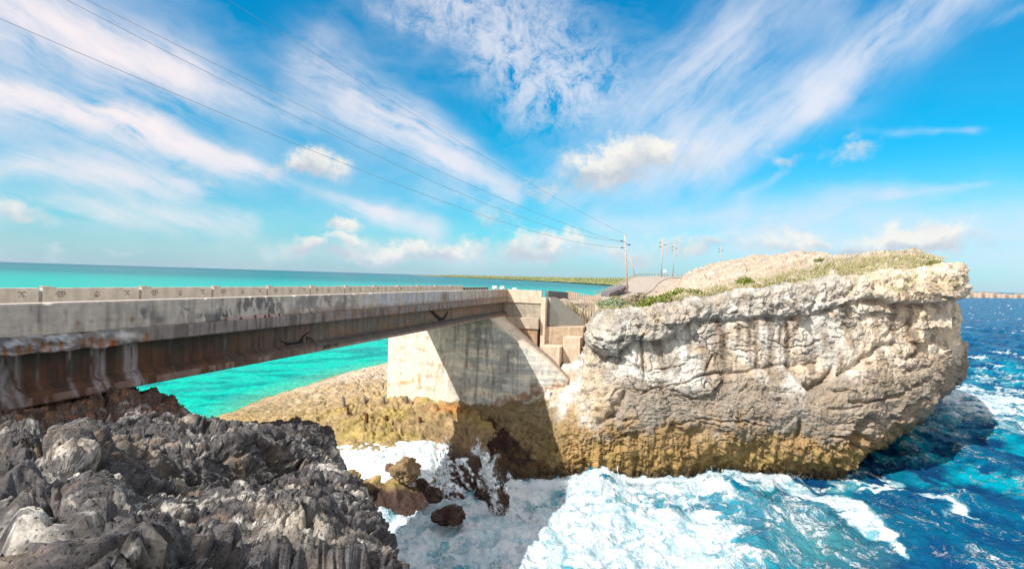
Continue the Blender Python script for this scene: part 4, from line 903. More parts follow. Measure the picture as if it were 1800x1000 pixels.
def gir(nm, w0, colf=gir_col):
    pr = [(w0 - .35, -1.23), (w0 - .35, -2.05), (w0 - .02, -2.20), (w0 - .02, -2.50), (w0 - .95, -2.50), (w0 - .95, -2.20), (w0 - .62, -2.05), (w0 - .62, -1.23)]
    return sweep(nm, pr, sA if w0 == 0 else np.linspace(S0, S1, 60), colf, (lambda S, W, Z, P: fbm(np.stack([S * 2.5, W * 2, Z * 4], -1), 3, 651)[:, None] * N2 * .014) if w0 == 0 else None, M_CONC, bridge)
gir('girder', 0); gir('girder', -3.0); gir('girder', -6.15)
def top_sheet():
    m = MB(); m.hexa([BR(S0, -6.95, -.80), BR(S1, -6.95, -.80), BR(S1, -.32, -.80), BR(S0, -.32, -.80), BR(S0, -6.95, -.755), BR(S1, -6.95, -.755), BR(S1, -.32, -.755), BR(S0, -.32, -.755)])
    own(m.build('road_surface', M_ASPH), bridge)
    m = MB()   # deck edge upstand carrying the barriers
top_sheet()
def br_plane(px, py, w):
    d = ray(px, py); C = np.array([0, 0, CAMZ]); k = ((O2 - C) @ N2 + w) / (d @ N2); return C + d * k
def face_poly(pts, w, th=.012):
    P = [br_plane(x, y, w) for x, y in pts]; n = len(P); m = MB(); Q = [p + N2 * th for p in P]
    m.add(P + Q, [tuple(range(n, 2 * n))] + [(i, (i + 1) % n, n + (i + 1) % n, n + i) for i in range(n)]); return m
def z3(L): return [(470 + x / 9.47, 560 + y / 9.47) for x, y in L]
def z5(L): return [(700 + x / 9, 470 + y / 9) for x, y in L]
def marks(polys, w, name, mat, label=None):
    if 'X' in polys:
        i = polys.index('X'); marks(polys[:i], w, name, mat, label); marks(polys[i + 1:], w, name, mat, 'black painted V-shaped graffiti near the far end of the girder'); return
    m = MB()
    for p in polys:
        q = face_poly(p, w); b = len(m.v); m.v += q.v; m.f += [tuple(b + i for i in f) for f in q.f]
    o = own(m.build(name, mat), bridge)
    if label: o['label'] = label
marks([z3([(190, 345), (250, 372), (300, 400), (420, 392), (510, 380), (550, 340), (585, 290), (630, 262), (640, 275), (600, 312), (590, 352), (596, 400), (560, 420), (540, 428), (500, 440), (440, 440), (380, 440), (330, 440), (300, 425)]),
       z3([(330, 440), (380, 440), (400, 520), (370, 505)]), z3([(440, 440), (500, 440), (520, 515), (490, 505)]), z3([(596, 400), (640, 450), (705, 500), (690, 505), (620, 460), (585, 418)]),
       z3([(630, 262), (700, 215), (715, 215), (650, 275)]), z3([(640, 290), (700, 310), (778, 362), (765, 368), (700, 335), (650, 308)]), z3([(650, 300), (668, 340), (662, 380), (655, 380), (650, 335)]),
       'X', z5([(490, 690), (545, 685), (640, 770), (700, 800), (725, 800), (720, 870), (660, 860), (620, 820), (540, 740)]), z5([(700, 800), (730, 765), (790, 690), (795, 695), (752, 790), (725, 815)])], -.33, 'graffiti', M_INK, 'black painted fish-like graffiti on the girder')
def stencil(txt, origin, xdir, ydir, size, mat, parent, name='lettering'):
    cu = bpy.data.curves.new(name, 'FONT'); cu.body = txt; cu.size = size; cu.extrude = .004; cu.resolution_u = 2; tmp = bpy.data.objects.new('tmp', cu); COL.objects.link(tmp)
    dg = bpy.context.evaluated_depsgraph_get(); me = bpy.data.meshes.new_from_object(tmp.evaluated_get(dg)); bpy.data.objects.remove(tmp)
    zd = np.cross(xdir, ydir); Mx = Matrix([[xdir[i], ydir[i], zd[i], origin[i]] for i in range(3)] + [[0, 0, 0, 1]]); me.transform(Mx); me.materials.clear()
    return own(link(name, me, mat), parent)
xd = np.array([D2[0], D2[1], GRD]); xd /= np.linalg.norm(xd)
p0 = br_plane(567, 613, .01); stencil('GATIN', p0 + N2 * .02, xd, np.array([0, 0, 1.0]), .22, M_INK, bridge); stencil('UP', p0 + N2 * .02 + xd * .92, xd, np.array([0, 0, 1.0]), .22, M_INK, bridge)
# bolted pinkish strip on the parapet foot
for a, b in ((393, 423), (424.5, 447), (449, 470), (471.5, 493.5)):
    y0 = lambda x: 570.5 - (x - 393) * .092; 
    q = face_poly([(a, y0(a)), (b, y0(b)), (b, y0(b) - 11.5 + (b - 393) * .010), (a, y0(a) - 11.5 + (a - 393) * .010)], .004, .035); o = own(q.build('patch_strip', M_PINK), bridge); o['label'] = 'faded pink repair strip along the parapet foot'
for x, y in ((397, 562), (397, 567), (409, 565), (423.5, 560), (423.5, 565), (437, 563.5), (448.5, 556), (448.5, 562), (466, 556), (473, 554), (473, 559), (484, 559), (491, 553), (492, 558)):
    bm_ = MB(); bm_.box(br_plane(x, y, .04), .11, .02, .09, [xd, N2, np.array([0, 0, 1.])]); own(bm_.build('bolt', M_RUST), bridge)

# ---------------- concrete road barriers along the far edge: one thing each
WB = -6.9
s70 = br_s(70, WB - .0); 
def barrier_proto():
    r = empty('concrete_barrier', (0, 0, 0)); m = MB(); L = 3.86; pr = [(.24, 0), (.24, .12), (.09, .36), (.075, .86), (-.075, .86), (-.09, .36), (-.24, .12), (-.24, 0)]
    V = []; cut = [(0, .0), (.05, .05)]
    n = len(pr); xs = [0.0, L]
    for x in xs: V += [(x, w, z) for w, z in pr]
    m.add(V, [tuple(range(n))[::-1], tuple(range(n, 2 * n))] + [(i, (i + 1) % n, n + (i + 1) % n, n + i) for i in range(n)])
    m.build('body', M_CONC_W, r, bevel=.018)
    for x in (0.10,):
        k = MB(); k.hexa([(x - .1, -.10, .862), (x + .38, -.10, .862), (x + .38, .10, .862), (x - .1, .10, .862), (x - .13, -.07, .93), (x + .10, -.07, .93), (x + .10, .07, .93), (x - .13, .07, .93)]); k.build('end_cap', M_CONC_W, r)
    k = MB(); k.box((L + .055, 0, .40), .10, .10, .72); k.build('joint_filler', M_CONC_G, r)
    g = random.Random(3)
    for cx, rows_ in ((.62, ((.70, .32), (.62, .36), (.54, .22))), (2.0, ((.66, .26), (.56, .24), (.50, .16))), (3.30, ((.70, .26), (.63, .10), (.56, .20)))):
        for zz, wd in rows_:
            x = cx - wd / 2; top = []; bot = []; yy = .075 + (.86 - zz) * .03 + .006
            while x < cx + wd / 2:
                ww = g.uniform(.012, .028); hh = g.uniform(.008, .034) if g.random() > .2 else .002
                top += [(x, yy, zz + hh), (x + ww, yy, zz + hh)]; bot += [(x, yy, zz - hh * .3), (x + ww, yy, zz - hh * .3)]; x += ww
            n = len(top); k = MB(); k.add(top + bot + [(a_, b_ - .012, c_) for a_, b_, c_ in top + bot], [(i, i + 1, n + i + 1, n + i) for i in range(n - 1)] + [(2 * n + i, 3 * n + i, 3 * n + i + 1, 2 * n + i + 1) for i in range(n - 1)] + [(i, 2 * n + i, 2 * n + i + 1, i + 1) for i in range(n - 1)])
            k.build('stencil_line', M_STEN, r)
    return r
def copy_tree(o, parent=None):
    c = o.copy(); COL.objects.link(c)
    if parent: c.parent = parent; c.matrix_parent_inverse = o.matrix_parent_inverse.copy()
    for ch in list(o.children): copy_tree(ch, c)
    return c
bp_ = barrier_proto(); first = True
ordn = ['first', 'second', 'third', 'fourth', 'fifth', 'sixth', 'seventh', 'eighth', 'ninth', 'tenth', 'eleventh', 'twelfth', 'thirteenth']
kk = 0
for k in range(-2, 11):
    s = s70 + 3.985 * k
    src = bp_
    o = bp_ if first else copy_tree(bp_)
    first = False
    p = BR(s + .05, WB - .02, -.755); a = math.atan2(D2[1], D2[0]); jit = random.uniform(-.004, .004)
    # local +Y must face the road side (towards N2): mirror by turning round
    mx = Matrix(((D2[0], N2[0], 0, p[0]), (D2[1], N2[1], 0, p[1]), (GRD, 0, 1, p[2]), (0, 0, 0, 1)))
    mx = mx @ Matrix.Rotation(jit, 4, 'Z'); o.matrix_world = mx
    if k < -1: txt = 'pale concrete road barrier outside the left edge'
    elif k == -1: txt = 'pale concrete road barrier cut off by the left edge of the photo'
    else: txt = 'pale stencilled road barrier on the far bridge edge, %s full one from the left' % ordn[k]
    tag(o, txt, 'road barrier', 'concrete barriers along the far bridge edge')
for o in [x for x in bpy.data.objects if x.name.startswith('concrete_barrier') and 'outside' in x.get('label', '')]:
    for ch in list(o.children): bpy.data.objects.remove(ch)
    bpy.data.objects.remove(o)
# ================================================================== PIER
def pier():
    root = empty('bridge_pier', at(858, 712, 50), label='massive board-marked concrete pier with a slanting right shoulder standing on the rocks under the bridge', cat='pier')
    L = at(683, 600, 53.3)[:2]; Fp = at(910, 600, 48.6)[:2]; E = at(1000, 600, 47.9)[:2]
    def front(t):  # t = px
        t = np.asarray(t, float); a = (t - 683) / (910 - 683)
        # plan position by intersecting picture column with the two wall lines
        out = np.zeros((len(t), 2))
        for i, q in enumerate(t):
            A, B = (L, Fp) if q <= 910 else (Fp, E); best = None
            k = np.linspace(-.02, 1.02, 2000); X = A[None] + (B - A)[None] * k[:, None]; P = np.c_[X, np.full(len(k), 9.0)]; out[i] = X[np.argmin(np.abs(proj(P)[0] - q))]
        return out
    xs = np.concatenate([np.linspace(683, 910, 150), np.linspace(911, 1000, 60)]); XY = front(xs)
    def zat(px, py, xy): d = ray(px, py); return CAMZ + d[2] * (xy[1] / d[1])
    ytop = np.interp(xs, [858, 892, 916, 962, 1000], [559, 587, 605, 636, 670]); ybot = np.interp(xs, [683, 808, 853, 909, 960, 1000], [720, 735, 735, 712, 700, 684])
    zt = np.array([11.36 if x < 858 else zat(x, y, p) for x, y, p in zip(xs, ytop, XY)]); zb = np.array([zat(x, y, p) for x, y, p in zip(xs, ybot, XY)])
    nf = 90; back = np.array([D2[0], D2[1]]) * 5.0; loop = []
    for i in range(len(xs)):
        b = back * (1.0 if xs[i] < 858 else 1 - .72 * (xs[i] - 858) / 142)
        col = [np.array([XY[i][0], XY[i][1], zb[i] + (zt[i] - zb[i]) * k / (nf - 1)]) for k in range(nf)]
        col += [np.array([XY[i][0] + b[0], XY[i][1] + b[1], zt[i]]), np.array([XY[i][0] + b[0], XY[i][1] + b[1], zb[i]])]; loop.append(col)
    P = np.array(loop).reshape(-1, 3); px, py = proj(P); n = nf + 2
    s = np.repeat(np.arange(len(xs)) * .09, n); z = P[:, 2]
    Q = np.stack([P[:, 0], P[:, 1], z], -1); n1 = fbm(Q * .5, 4, 701); n3 = fbm(Q * np.array([1.6, 1.6, .22]), 4, 705, .6); n4 = fbm(Q * np.array([.35, .35, 2.6]), 3, 707); n5 = fbm(Q * 2.2, 4, 709)
    c = np.tile(np.array([.72, .64, .53]), (len(P), 1)); c = cmix(c, (.46, .46, .43), sst(770, 830, px) * sst(-.3, .2, n4) * .8); c = cmix(c, (.30, .30, .28), sst(.05, .4, n1 + n4 * .4) * sst(760, 820, px) * .6)  # sunlit left part painted paler, bridge-shaded right part painted greyer
    lift = np.full(len(P), 9.0)
    for i, dz in enumerate((10.5, 9.35, 8.2, 7.05, 5.9, 4.7)):
        d = np.abs(z - dz - .03 * n5); lift = np.minimum(lift, d)
        k = sst(0.0, .35, dz - z + .1) * (z < dz + .05) * sst(.35, 0, dz - z); c = cmix(c, (.36, .19, .085), k * sst(.05, .35, n3 + .1 * (i % 2)) * (.9 if i != 0 else .4))
    c = cmix(c, (.17, .14, .11), sst(.05, .0, lift) * .5 * sst(-.2, .2, n1)); c = cmix(c, (.46, .40, .30), sst(10.2, 11.2, z) * .5)
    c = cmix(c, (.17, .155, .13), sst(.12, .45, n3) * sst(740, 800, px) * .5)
    for x, y, a, b, k in ((710, 672, 10, 3, .8), (726, 668, 2, 5, .9), (737, 668, 2.2, 10, 1), (700, 615, 8, 6, .25)): c = cmix(c, (.50, .24, .03), ell(px, py, x, y, a, b) * k)
    for x, y in ((773, 643), (785, 643), (840, 614), (857, 618), (865, 640), (878, 645), (896, 618), (903, 620), (820, 640), (880, 680), (851, 692), (790, 670), (825, 668), (895, 650)): c = cmix(c, (.16, .06, .03), ell(px, py, x, y, 1.5, 5) * .55)
    c = cmix(c, (.26, .10, .035), sst(0, 1.1, -(z - np.repeat(zb, n)) + 1.4 + n5) * sst(700, 800, px) * .75)
    c = cmix(c, (.60, .50, .40), (np.tile(np.arange(n), len(xs)) >= nf - 1) * .8)
    jl = np.exp(-((px - 910) / 1.2) ** 2) * .5; c = cmix(c, (.22, .18, .14), jl)
    d = (-.03 * sst(.06, .0, lift) + .012 * n5)[:, None] * np.array([-.36, -.93, 0]) * -1 * -1
    P = P + d
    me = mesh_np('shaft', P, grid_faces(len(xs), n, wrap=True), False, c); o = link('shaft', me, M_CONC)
    import bmesh
    bm = bmesh.new(); bm.from_mesh(me); bm.verts.ensure_lookup_table()
    for k in (0, len(xs) - 1): bm.faces.new([bm.verts[k * n + i] for i in range(n)])
    bmesh.ops.recalc_face_normals(bm, faces=bm.faces); bm.to_mesh(me); bm.free(); own(o, root)
pier()
# ================================================================== FAR ABUTMENT
def zpx(px, py, xy): d = ray(px, py); return CAMZ + d[2] * xy[1] / d[1]
def abutment():
    root = empty('bridge_abutment', BR(S1, 0, -7), label='stepped pinkish concrete abutment with a grey triangular wing wall at the far bridge end', cat='abutment')
    ax = [D2, N2, np.array([0, 0, 1.])]
    def blk(name, s0, s1, w0, w1, z0, z1, mat, bev=.03):
        m = MB(); m.hexa([BR(s0, w0, 0) * [1, 1, 0] + [0, 0, z0], BR(s1, w0, 0) * [1, 1, 0] + [0, 0, z0], BR(s1, w1, 0) * [1, 1, 0] + [0, 0, z0], BR(s0, w1, 0) * [1, 1, 0] + [0, 0, z0],
                          BR(s0, w0, 0) * [1, 1, 0] + [0, 0, z1], BR(s1, w0, 0) * [1, 1, 0] + [0, 0, z1], BR(s1, w1, 0) * [1, 1, 0] + [0, 0, z1], BR(s0, w1, 0) * [1, 1, 0] + [0, 0, z1]])
        return own(m.build(name, mat, bevel=bev), root)
    zt = BR(S1, 0, 0)[2]
    blk('parapet_wall', S1 + .02, S1 + .5, -.25, 3.35, zt - 1.25, zt - .02, M_CONC_P)
    blk('back_wall', S1 + .14, S1 + 3.0, -7.6, 3.42, zt - 2.72, zt - 1.26, conc_mat('stained_grey_concrete', col=(.34, .30, .24), vary=.3))
    blk('bearing_shelf', S1 - .9, S1 + 3.0, -8.0, 3.30, zt - 3.6, zt - 2.62, conc_mat('buff_concrete', col=(.42, .35, .27), vary=.25))
    blk('lower_wall', S1 - .72, S1 + 3.0, -7.9, 3.20, 3.2, zt - 3.62, conc_mat('red_stained_concrete', col=(.36, .24, .16), vary=.3))
    cxy = BR(S1, 3.42, 0)[:2]
    blk('pilaster', S1 - .35, S1 + .6, 3.40, 3.85, 5.2, zpx(962, 523, cxy), M_CONC_P)
    # wing wall
    A = at(967.5, 523, 53.9); zB = zpx(968, 573, A[:2]); dirw = np.array([.84, .54]); 
    ts = np.linspace(0, 9, 3000); Q = A[None, :2] + dirw * ts[:, None]; q = proj(np.c_[Q, np.full(3000, 11.)])[0]; Bx = Q[np.argmin(np.abs(q - 1026))]; Cx = Q[np.argmin(np.abs(q - 978))]
    th = np.array([-.54, .84]) * .45; prof = [(A[:2], zB), (Bx, zB - .15), (Bx, zpx(1026, 562, Bx)), (Cx, zpx(978, 523, Cx)), (A[:2], A[2])]
    m = MB(); n = len(prof); m.add([(p[0], p[1], z) for p, z in prof] + [(p[0] + th[0], p[1] + th[1], z) for p, z in prof], [tuple(range(n)), tuple(range(n, 2 * n))[::-1]] + [(i, (i + 1) % n, n + (i + 1) % n, n + i) for i in range(n)])
    own(m.build('wing_wall', conc_mat('plain_grey_concrete', col=(.33, .335, .30), vary=.10, streak=False)), root)
    # lit wall below the wing, with two footing blocks
    def pbox(name, x0, x1, y0, zb, Y, dep, mat, slant=0.0):
        a = at(x0, y0, Y); b = at(x1, y0, Y + slant); b[2] = a[2]; back = np.array([D2[0], D2[1], 0]) * dep; L = [a, b, b + back, a + back]; m = MB()
        m.hexa([np.array([p[0], p[1], zb]) for p in L] + L); own(m.build(name, mat, bevel=.03), root)
    pk = conc_mat('orange_stained_concrete', col=(.50, .385, .28), vary=.25)
    pbox('wing_base', 958, 1025, 574, 4.5, 53.6, 4, pk, .4)
    pbox('footing_block', 950, 984, 609, 4.5, 51.2, 2.2, M_CONC_P, -.2); pbox('footing_block', 990, 1020, 593, 5.0, 52.2, 2.0, M_CONC_P, -.2)
    return zt
ZT = abutment()
# low dark rail wall beyond the barriers and three posts
def simple_box(name, p0, p1, h, th, mat, parent=None, bev=.03, z0=-.4):
    p0 = np.asarray(p0, float); p1 = np.asarray(p1, float); d = p1 - p0; d2 = d / np.linalg.norm(d); n = np.array([-d2[1], d2[0], 0]); n /= np.linalg.norm(n); u = np.array([0, 0, 1.0]); L = []
    for zz in (z0, h):
        for p, s in ((p0, -1), (p1, -1), (p1, 1), (p0, 1)): L.append(p + n * s * th / 2 + u * zz)
    m = MB(); m.hexa(L); o = m.build(name, mat, bevel=bev)
    if parent: own(o, parent)
    return o
r = empty('guard_wall', BR(br_s(812, WB), WB, -.8), label='low dark guard wall past the end of the far row of barriers', cat='guard wall')
sa, sb = br_s(812, WB), br_s(857, WB)
simple_box('wall', BR(sa, WB, -.8), BR(sb, WB, -.8), .72, .25, M_CONC_G, r); 
for k in range(9):
    s = sa + (sb - sa) * (k + .5) / 9; m = MB(); m.box(BR(s, WB + .135, -.40), .5, .02, .45, [xd, N2, np.array([0, 0, 1.])]); own(m.build('panel', M_DARK), r)
for i, (x, lb) in enumerate(((870, 'white-topped stub post, leftmost of three showing over the bridge parapet'), (883, 'white-topped stub post, middle one of three showing over the bridge parapet'), (905, 'white-topped stub post, rightmost of three showing over the bridge parapet'))):
    s = br_s(x, WB - .5); p = BR(s, WB - .5, -.8); r = empty('stub_post', p, label=lb, cat='post', group='stub posts beyond the barriers')
    h = zpx(x, 502.5 + (.6 if i else 0) + (2.6 if i == 2 else 0), p[:2]) - p[2]
    m = MB(); m.tube([p - [0, 0, 1.5], p + [0, 0, h - .35]], .28, 10); own(m.build('shaft', M_CONC_W, smooth=False), r); m = MB(); m.tube([p + [0, 0, h - .36], p + [0, 0, h - .1], p + [0, 0, h]], [.36, .36, .22], 10); own(m.build('cap', M_WHITE), r)  # white caps paint the post tops as sunlit
# castellated guard on the right side of the road
def castle():
    r = empty('castellated_guard', at(995, 524, 60), label='row of short slanting concrete posts on a kerb between the abutment and the road', cat='guard rail')
    a0, a1 = at(961, 524.5, 55.6), at(996, 526, 61); a0[2] = a0[2]; m = simple_box('end_wall', a0, a1, zpx(975, 510.5, a0[:2]) - a0[2] - .05, .35, conc_mat('shade_toned_guard_concrete', col=(.15, .15, .15), vary=.3), r)  # end wall's shade is put into its dark colour
    n = 17; P0 = at(997, 527, 61); P1 = at(1056, 531, 84); prev = None
    simple_box('kerb', P0, P1, .12, .5, M_CONC_G, r, z0=-.6)
    for i in range(n):
        q = P0 + (P1 - P0) * ((i / (n - 1)) ** 1.25); x = proj(q[None])[0][0]; yt = 511 + (x - 995) * .19; h = zpx(x, yt, q[:2]) - q[2]
        d = (P1 - P0) / np.linalg.norm(P1 - P0); m = MB(); t = d * .16; nn = np.array([-d[1], d[0], 0]) * .09; sk = -d * .35
        m.hexa([q - t - nn, q + t - nn, q + t + nn, q - t + nn, q - t - nn + sk + [0, 0, h], q + t * .6 - nn + sk + [0, 0, h], q + t * .6 + nn + sk + [0, 0, h], q - t + nn + sk + [0, 0, h]])
        own(m.build('post', M_CONC_P, bevel=.02), r)
castle()
# road guard rail on the bay side
def grail():
    r = empty('guard_rail', (16.6, 106, 12), label='thin guard rail on short posts along the bay side of the climbing road', cat='guard rail')
    ts = np.linspace(3.85, 7.6, 44); L = crspline(np.array(LEFT_EDGE, float), ts); pts = [np.array([x - .3, y, hill_f(x, y)[0]]) for x, y in L]
    m = MB(); m.tube([p + [0, 0, .75] for p in pts], .08, 6); own(m.build('rail', M_CONC_W), r)
    for p in pts[::1]:
        m = MB(); m.box(p + [0, 0, .3], .13, .13, .9); own(m.build('post', M_CONC_G), r)
grail()
for i, ((xa, ya, Ya), (xb, yb, Yb), lb) in enumerate((((1064, 519, 100), (1083, 511, 108), 'dark purple-grey slab lying along the bay side of the road, lower of two'), ((1083, 512, 107), (1098, 504, 114), 'dark purple-grey slab lying along the bay side of the road, upper of two'))):
    a = at(xa, ya, Ya); b = at(xb, yb, Yb); o = simple_box('concrete_slab', a, b, .35, 1.6, conc_mat('dark_slab', col=(.16, .14, .15)), bev=.08); tag(o, lb, 'slab', 'fallen slabs beside the road')
s_ = at(1168.5, 478, 152); r = empty('road_sign', s_ - [0, 0, 2.0], label='tiny round white sign at the crest of the road between two poles', cat='sign')
m = MB(); m.tube([s_ - [0, 0, 2.2], s_], .05, 6); own(m.build('post', M_GREYPIPE), r); m = MB(); m.tube([s_ + [0, -.05, .2], s_ + [0, -.09, .2]], .42, 14); own(m.build('sign_face', M_WHITE), r)
# ================================================================== UTILITY POLES AND LINES
def pole(xt, yt, xb, yb, Y, lb, r0=.16, arms=True, base=None):
    b = at(xb, yb, Y); t_ = at(xt, yt, Y)
    if base is not None: b = b + (b - t_) * base
    r = empty('utility_pole', b, label=lb, cat='utility pole', group='wooden poles along the road'); m = MB(); m.tube([b - (t_ - b) * .03, t_], [r0, r0 * .7], 10); own(m.build('shaft', M_WOOD, smooth=True), r); e = []
    if arms:
        L = np.linalg.norm(t_ - b); u = (t_ - b) / L
        for k, sx in ((.885, -1), (.83, 1), (.78, -1)):
            p = b + (t_ - b) * k; q = p + np.array([sx * .95, -.25, .12]); m = MB(); m.tube([p, p + (q - p) * .45, q], [.05, .05, .05], 6); a = own(m.build('bracket', M_DARK), r)
            m = MB(); m.tube([q + (p - q) * .45, q + (p - q) * .2, q], [.09, .12, .09], 8); own(m.build('insulator', M_DARK), r); e.append(q)
        e.append(t_)
    return e
ends = pole(1098.5, 412, 1103, 523, 110, 'tallest wooden pole with three dark side brackets, standing by the lower bend of the road', .20)
pole(1165, 419, 1162, 489, 158, 'plain wooden pole at the crest of the road, just left of the small white sign', .19)
pole(1186, 427, 1183, 480, 200, 'slim pole with brackets right of the small white sign', .17, base=.15); pole(1266.5, 433, 1268, 464, 215, 'faint pole behind the rocky crest of the hill', .13, base=.5)
pole(1107.5, 452, 1117, 489, 165, 'faint leaning wooden stay pole behind the tallest pole', .13, arms=False)
pole(1324.5, 449, 1325, 458, 260, 'very faint distant pole top above the hill, rightmost of all', .12, arms=False, base=1.0)
CAB = [([(0, 40), (180, 112), (500, 247), (700, 320), (900, 395), (1000, 423)], ends[2], 'lowest dark power line crossing the sky from the left edge to the tallest pole'),
       ([(90, 0), (350, 122), (500, 197), (700, 285), (900, 372), (1000, 410)], ends[0], 'second power line from the bottom, sagging to the tallest pole'),
       ([(150, 0), (350, 98), (525, 185), (750, 290), (900, 357), (1000, 396)], ends[1], 'third power line from the bottom, sagging to the tallest pole'),
       ([(400, 0), (525, 82), (820, 255), (900, 303), (1000, 362), (1050, 388)], ends[3], 'topmost and faintest power line ending at the tip of the tallest pole')]
for i, (pts, e, lb) in enumerate(CAB):
    q0 = at(pts[0][0], pts[0][1], 21 + i * 3)[:2]; q1 = e[:2]; out = []
    for px, py in pts:
        d = ray(px, py); A = np.array([[d[0], -(q1 - q0)[0]], [d[1], -(q1 - q0)[1]]]); k = np.linalg.solve(A, q0)[0]; out.append(np.array([0, 0, CAMZ]) + d * k)
    out.append(e); out = np.array(out); L = np.linalg.norm(out[:, :2] - q1, axis=1); co = np.polyfit(L[:-1], (out[:-1, 2] - e[2]) / L[:-1], 1)
    Ls = np.linspace(L[0] + 14, 0, 90); dd = (q0 - q1) / np.linalg.norm(q0 - q1); P = [np.array([q1[0] + dd[0] * l, q1[1] + dd[1] * l, e[2] + l * (co[0] * l + co[1])]) for l in Ls]
    m = MB(); m.tube(P, [(0.0075 + .018 * k / 89) * (1 if i < 3 else .75) for k in range(90)], 5); tag(m.build('power_line', M_CAB), lb, 'power line', 'power lines over the bridge')
# ================================================================== FAR SHORES
def far_land(name, pts, mat, colf):
    """pts: (px, shoreline py, depth of land m, height m)"""
    V = []; n = len(pts); C = []; rows = 8
    for px, py, dep, h in pts:
        a = atz(px, py, 0); d = np.array([a[0], a[1], 0]); d /= np.linalg.norm(d)
        for k in range(rows):
            f = k / (rows - 1); z = -1 + (h + 1) * min(1, f * 3) ** .8 * (1 if f < .7 else 1 - (f - .7)) + random.uniform(-.02, .02) * h; V.append(a + d * dep * f + np.array([0, 0, z])); C.append(colf(f, px))
    o = link(name, mesh_np(name, V, grid_faces(n, rows), True, np.array(C)), mat); tag(o, kind='structure'); return o
shore = [(722, 483.6), (760, 485.6), (820, 488.3), (880, 491), (940, 494), (1000, 497.4), (1050, 500.6), (1085, 503), (1130, 506), (1200, 511)]
xs = np.linspace(722, 1200, 80)
far_land('far_island', [(x, np.interp(x, [a for a, b in shore], [b for a, b in shore]), 500 if x > 800 else 500 * (x - 700) / 100, 2.5) for x in xs], M_HILL, lambda f, px: (.46, .38, .28) if f < .2 else (.10, .13, .04))
def wood():
    V = []; F = []; g = random.Random(5)
    for i in range(6000):
        x = 724 + 470 * g.random() ** .95; a = atz(x, np.interp(x, [p[0] for p in shore], [p[1] for p in shore]), 0); d = a.copy(); d[2] = 0; R_ = np.linalg.norm(d); d /= R_
        off = g.uniform(.045, .3) * min(500, R_ * .16); p = a + d * off; k = sst(722, 800, np.array([x]))[0]; h = g.uniform(.5, 1.0) * (6 + 15 * k) * (1.0 if x < 1000 else 1.0); w = h * g.uniform(.22, .38); b = len(V)
        for j in range(3):
            zz = h * (.10 + .27 * j); ww = w * (1 - .27 * j)
            for q in range(5): an = q * 1.2566 + g.random() * .7; V.append((p[0] + math.cos(an) * ww * g.uniform(.6, 1.2), p[1] + math.sin(an) * ww, 2 + zz + g.uniform(-.06, .06) * h))
            V.append((p[0] + g.uniform(-.15, .15) * w, p[1], 2 + zz + h * .42)); c = b + j * 6
            F += [(c + q, c + (q + 1) % 5, c + 5) for q in range(5)]
    me = bpy.data.meshes.new('far_wood'); me.from_pydata(V, [], F); o = link('far_wood', me, leaf_mat('casuarina_leaves', (.16, .19, .08), (.30, .29, .12))); tag(o, kind='stuff', label='green belt of trees along the low island on the horizon', cat='wood')
wood()
sh2 = [(x, 523 + (x - 1690) * .012 + .3 * math.sin(x * .3), 260, 13 + 2.0 * math.sin(x * .07) + 1.2 * math.sin(x * .31)) for x in np.linspace(1560, 2050, 160)]
far_land('far_headland', sh2, M_HILL, lambda f, px: (.42, .33, .26) if f < .3 else (.20, .19, .11))
def bushes(name, pts, mat, label, cat):
    V = []; F = []; g = random.Random(11)
    for p, r, h, n in pts:
        for i in range(n):
            a = g.random() * 6.28; rr = r * g.random() ** .5; q = p + np.array([math.cos(a) * rr, math.sin(a) * rr, h * g.random() * math.sqrt(max(0, 1 - (rr / r) ** 2 * .8))]); s = g.uniform(.4, 1) * .16 * (r * .5 + .5); b = len(V)
            u = np.array([g.gauss(0, 1), g.gauss(0, 1), g.gauss(0, .6)]); u /= np.linalg.norm(u); v = np.cross(u, [g.gauss(0, 1), g.gauss(0, 1), g.gauss(0, 1)]); v /= np.linalg.norm(v) + 1e-6
            V += [tuple(q - u * s), tuple(q + v * s * .6), tuple(q + u * s), tuple(q - v * s * .6)]; F.append((b, b + 1, b + 2, b + 3))
    me = bpy.data.meshes.new(name); me.from_pydata(V, [], F); return link(name, me, mat)
GR1 = leaf_mat('silvery_green_leaves', (.16, .22, .12), (.36, .42, .26)); GR2 = leaf_mat('bright_green_leaves', (.13, .17, .03), (.27, .30, .07)); GR3 = leaf_mat('dry_leaves', (.20, .17, .11), (.34, .28, .18)); GR4 = leaf_mat('olive_leaves', (.10, .13, .03), (.24, .25, .07))
def shrub(px0, px1, py, r, h, n, mat, label):
    k = max(1, int((px1 - px0) / 9)); pts = []; 
    for i in range(k + 1):
        x = px0 + (px1 - px0) * i / max(1, k); y = py + (0 if not isinstance(py, tuple) else 0)
        hp_, _ = cast(BV_H, x, y - (x - px0) * SL)
        if hp_ is None: continue
        pts.append((hp_ - [0, 0, .1], r * random.uniform(.8, 1.2), h * random.uniform(.7, 1.2), n))
    if not pts: print('NO HIT', label); return
    c = np.mean([p[0] for p in pts], 0); m = MB(); 
    root = empty('shrub', c, label=label, cat='shrub', group='shrubs on the headland'); o = bushes('foliage', pts, mat, None, None); own(o, root); m.tube([c - [0, 0, .3], c + [0, 0, h * .5]], .05, 5); own(m.build('stem', M_WOOD), root)
SL = .06; shrub(1066, 1092, 538, 1.0, 1.0, 420, GR1, 'silvery green sprawling shrub at the foot of the tallest pole, beside the sandy bank')
SL = .12; shrub(1104, 1128, 533, .9, .8, 360, GR3, 'dry brownish shrub between the silvery shrub and the bright green one')
SL = .30; shrub(1136, 1170, 537, .8, .75, 420, GR2, 'bright yellow-green shrub strip hugging the rim above the cliff')
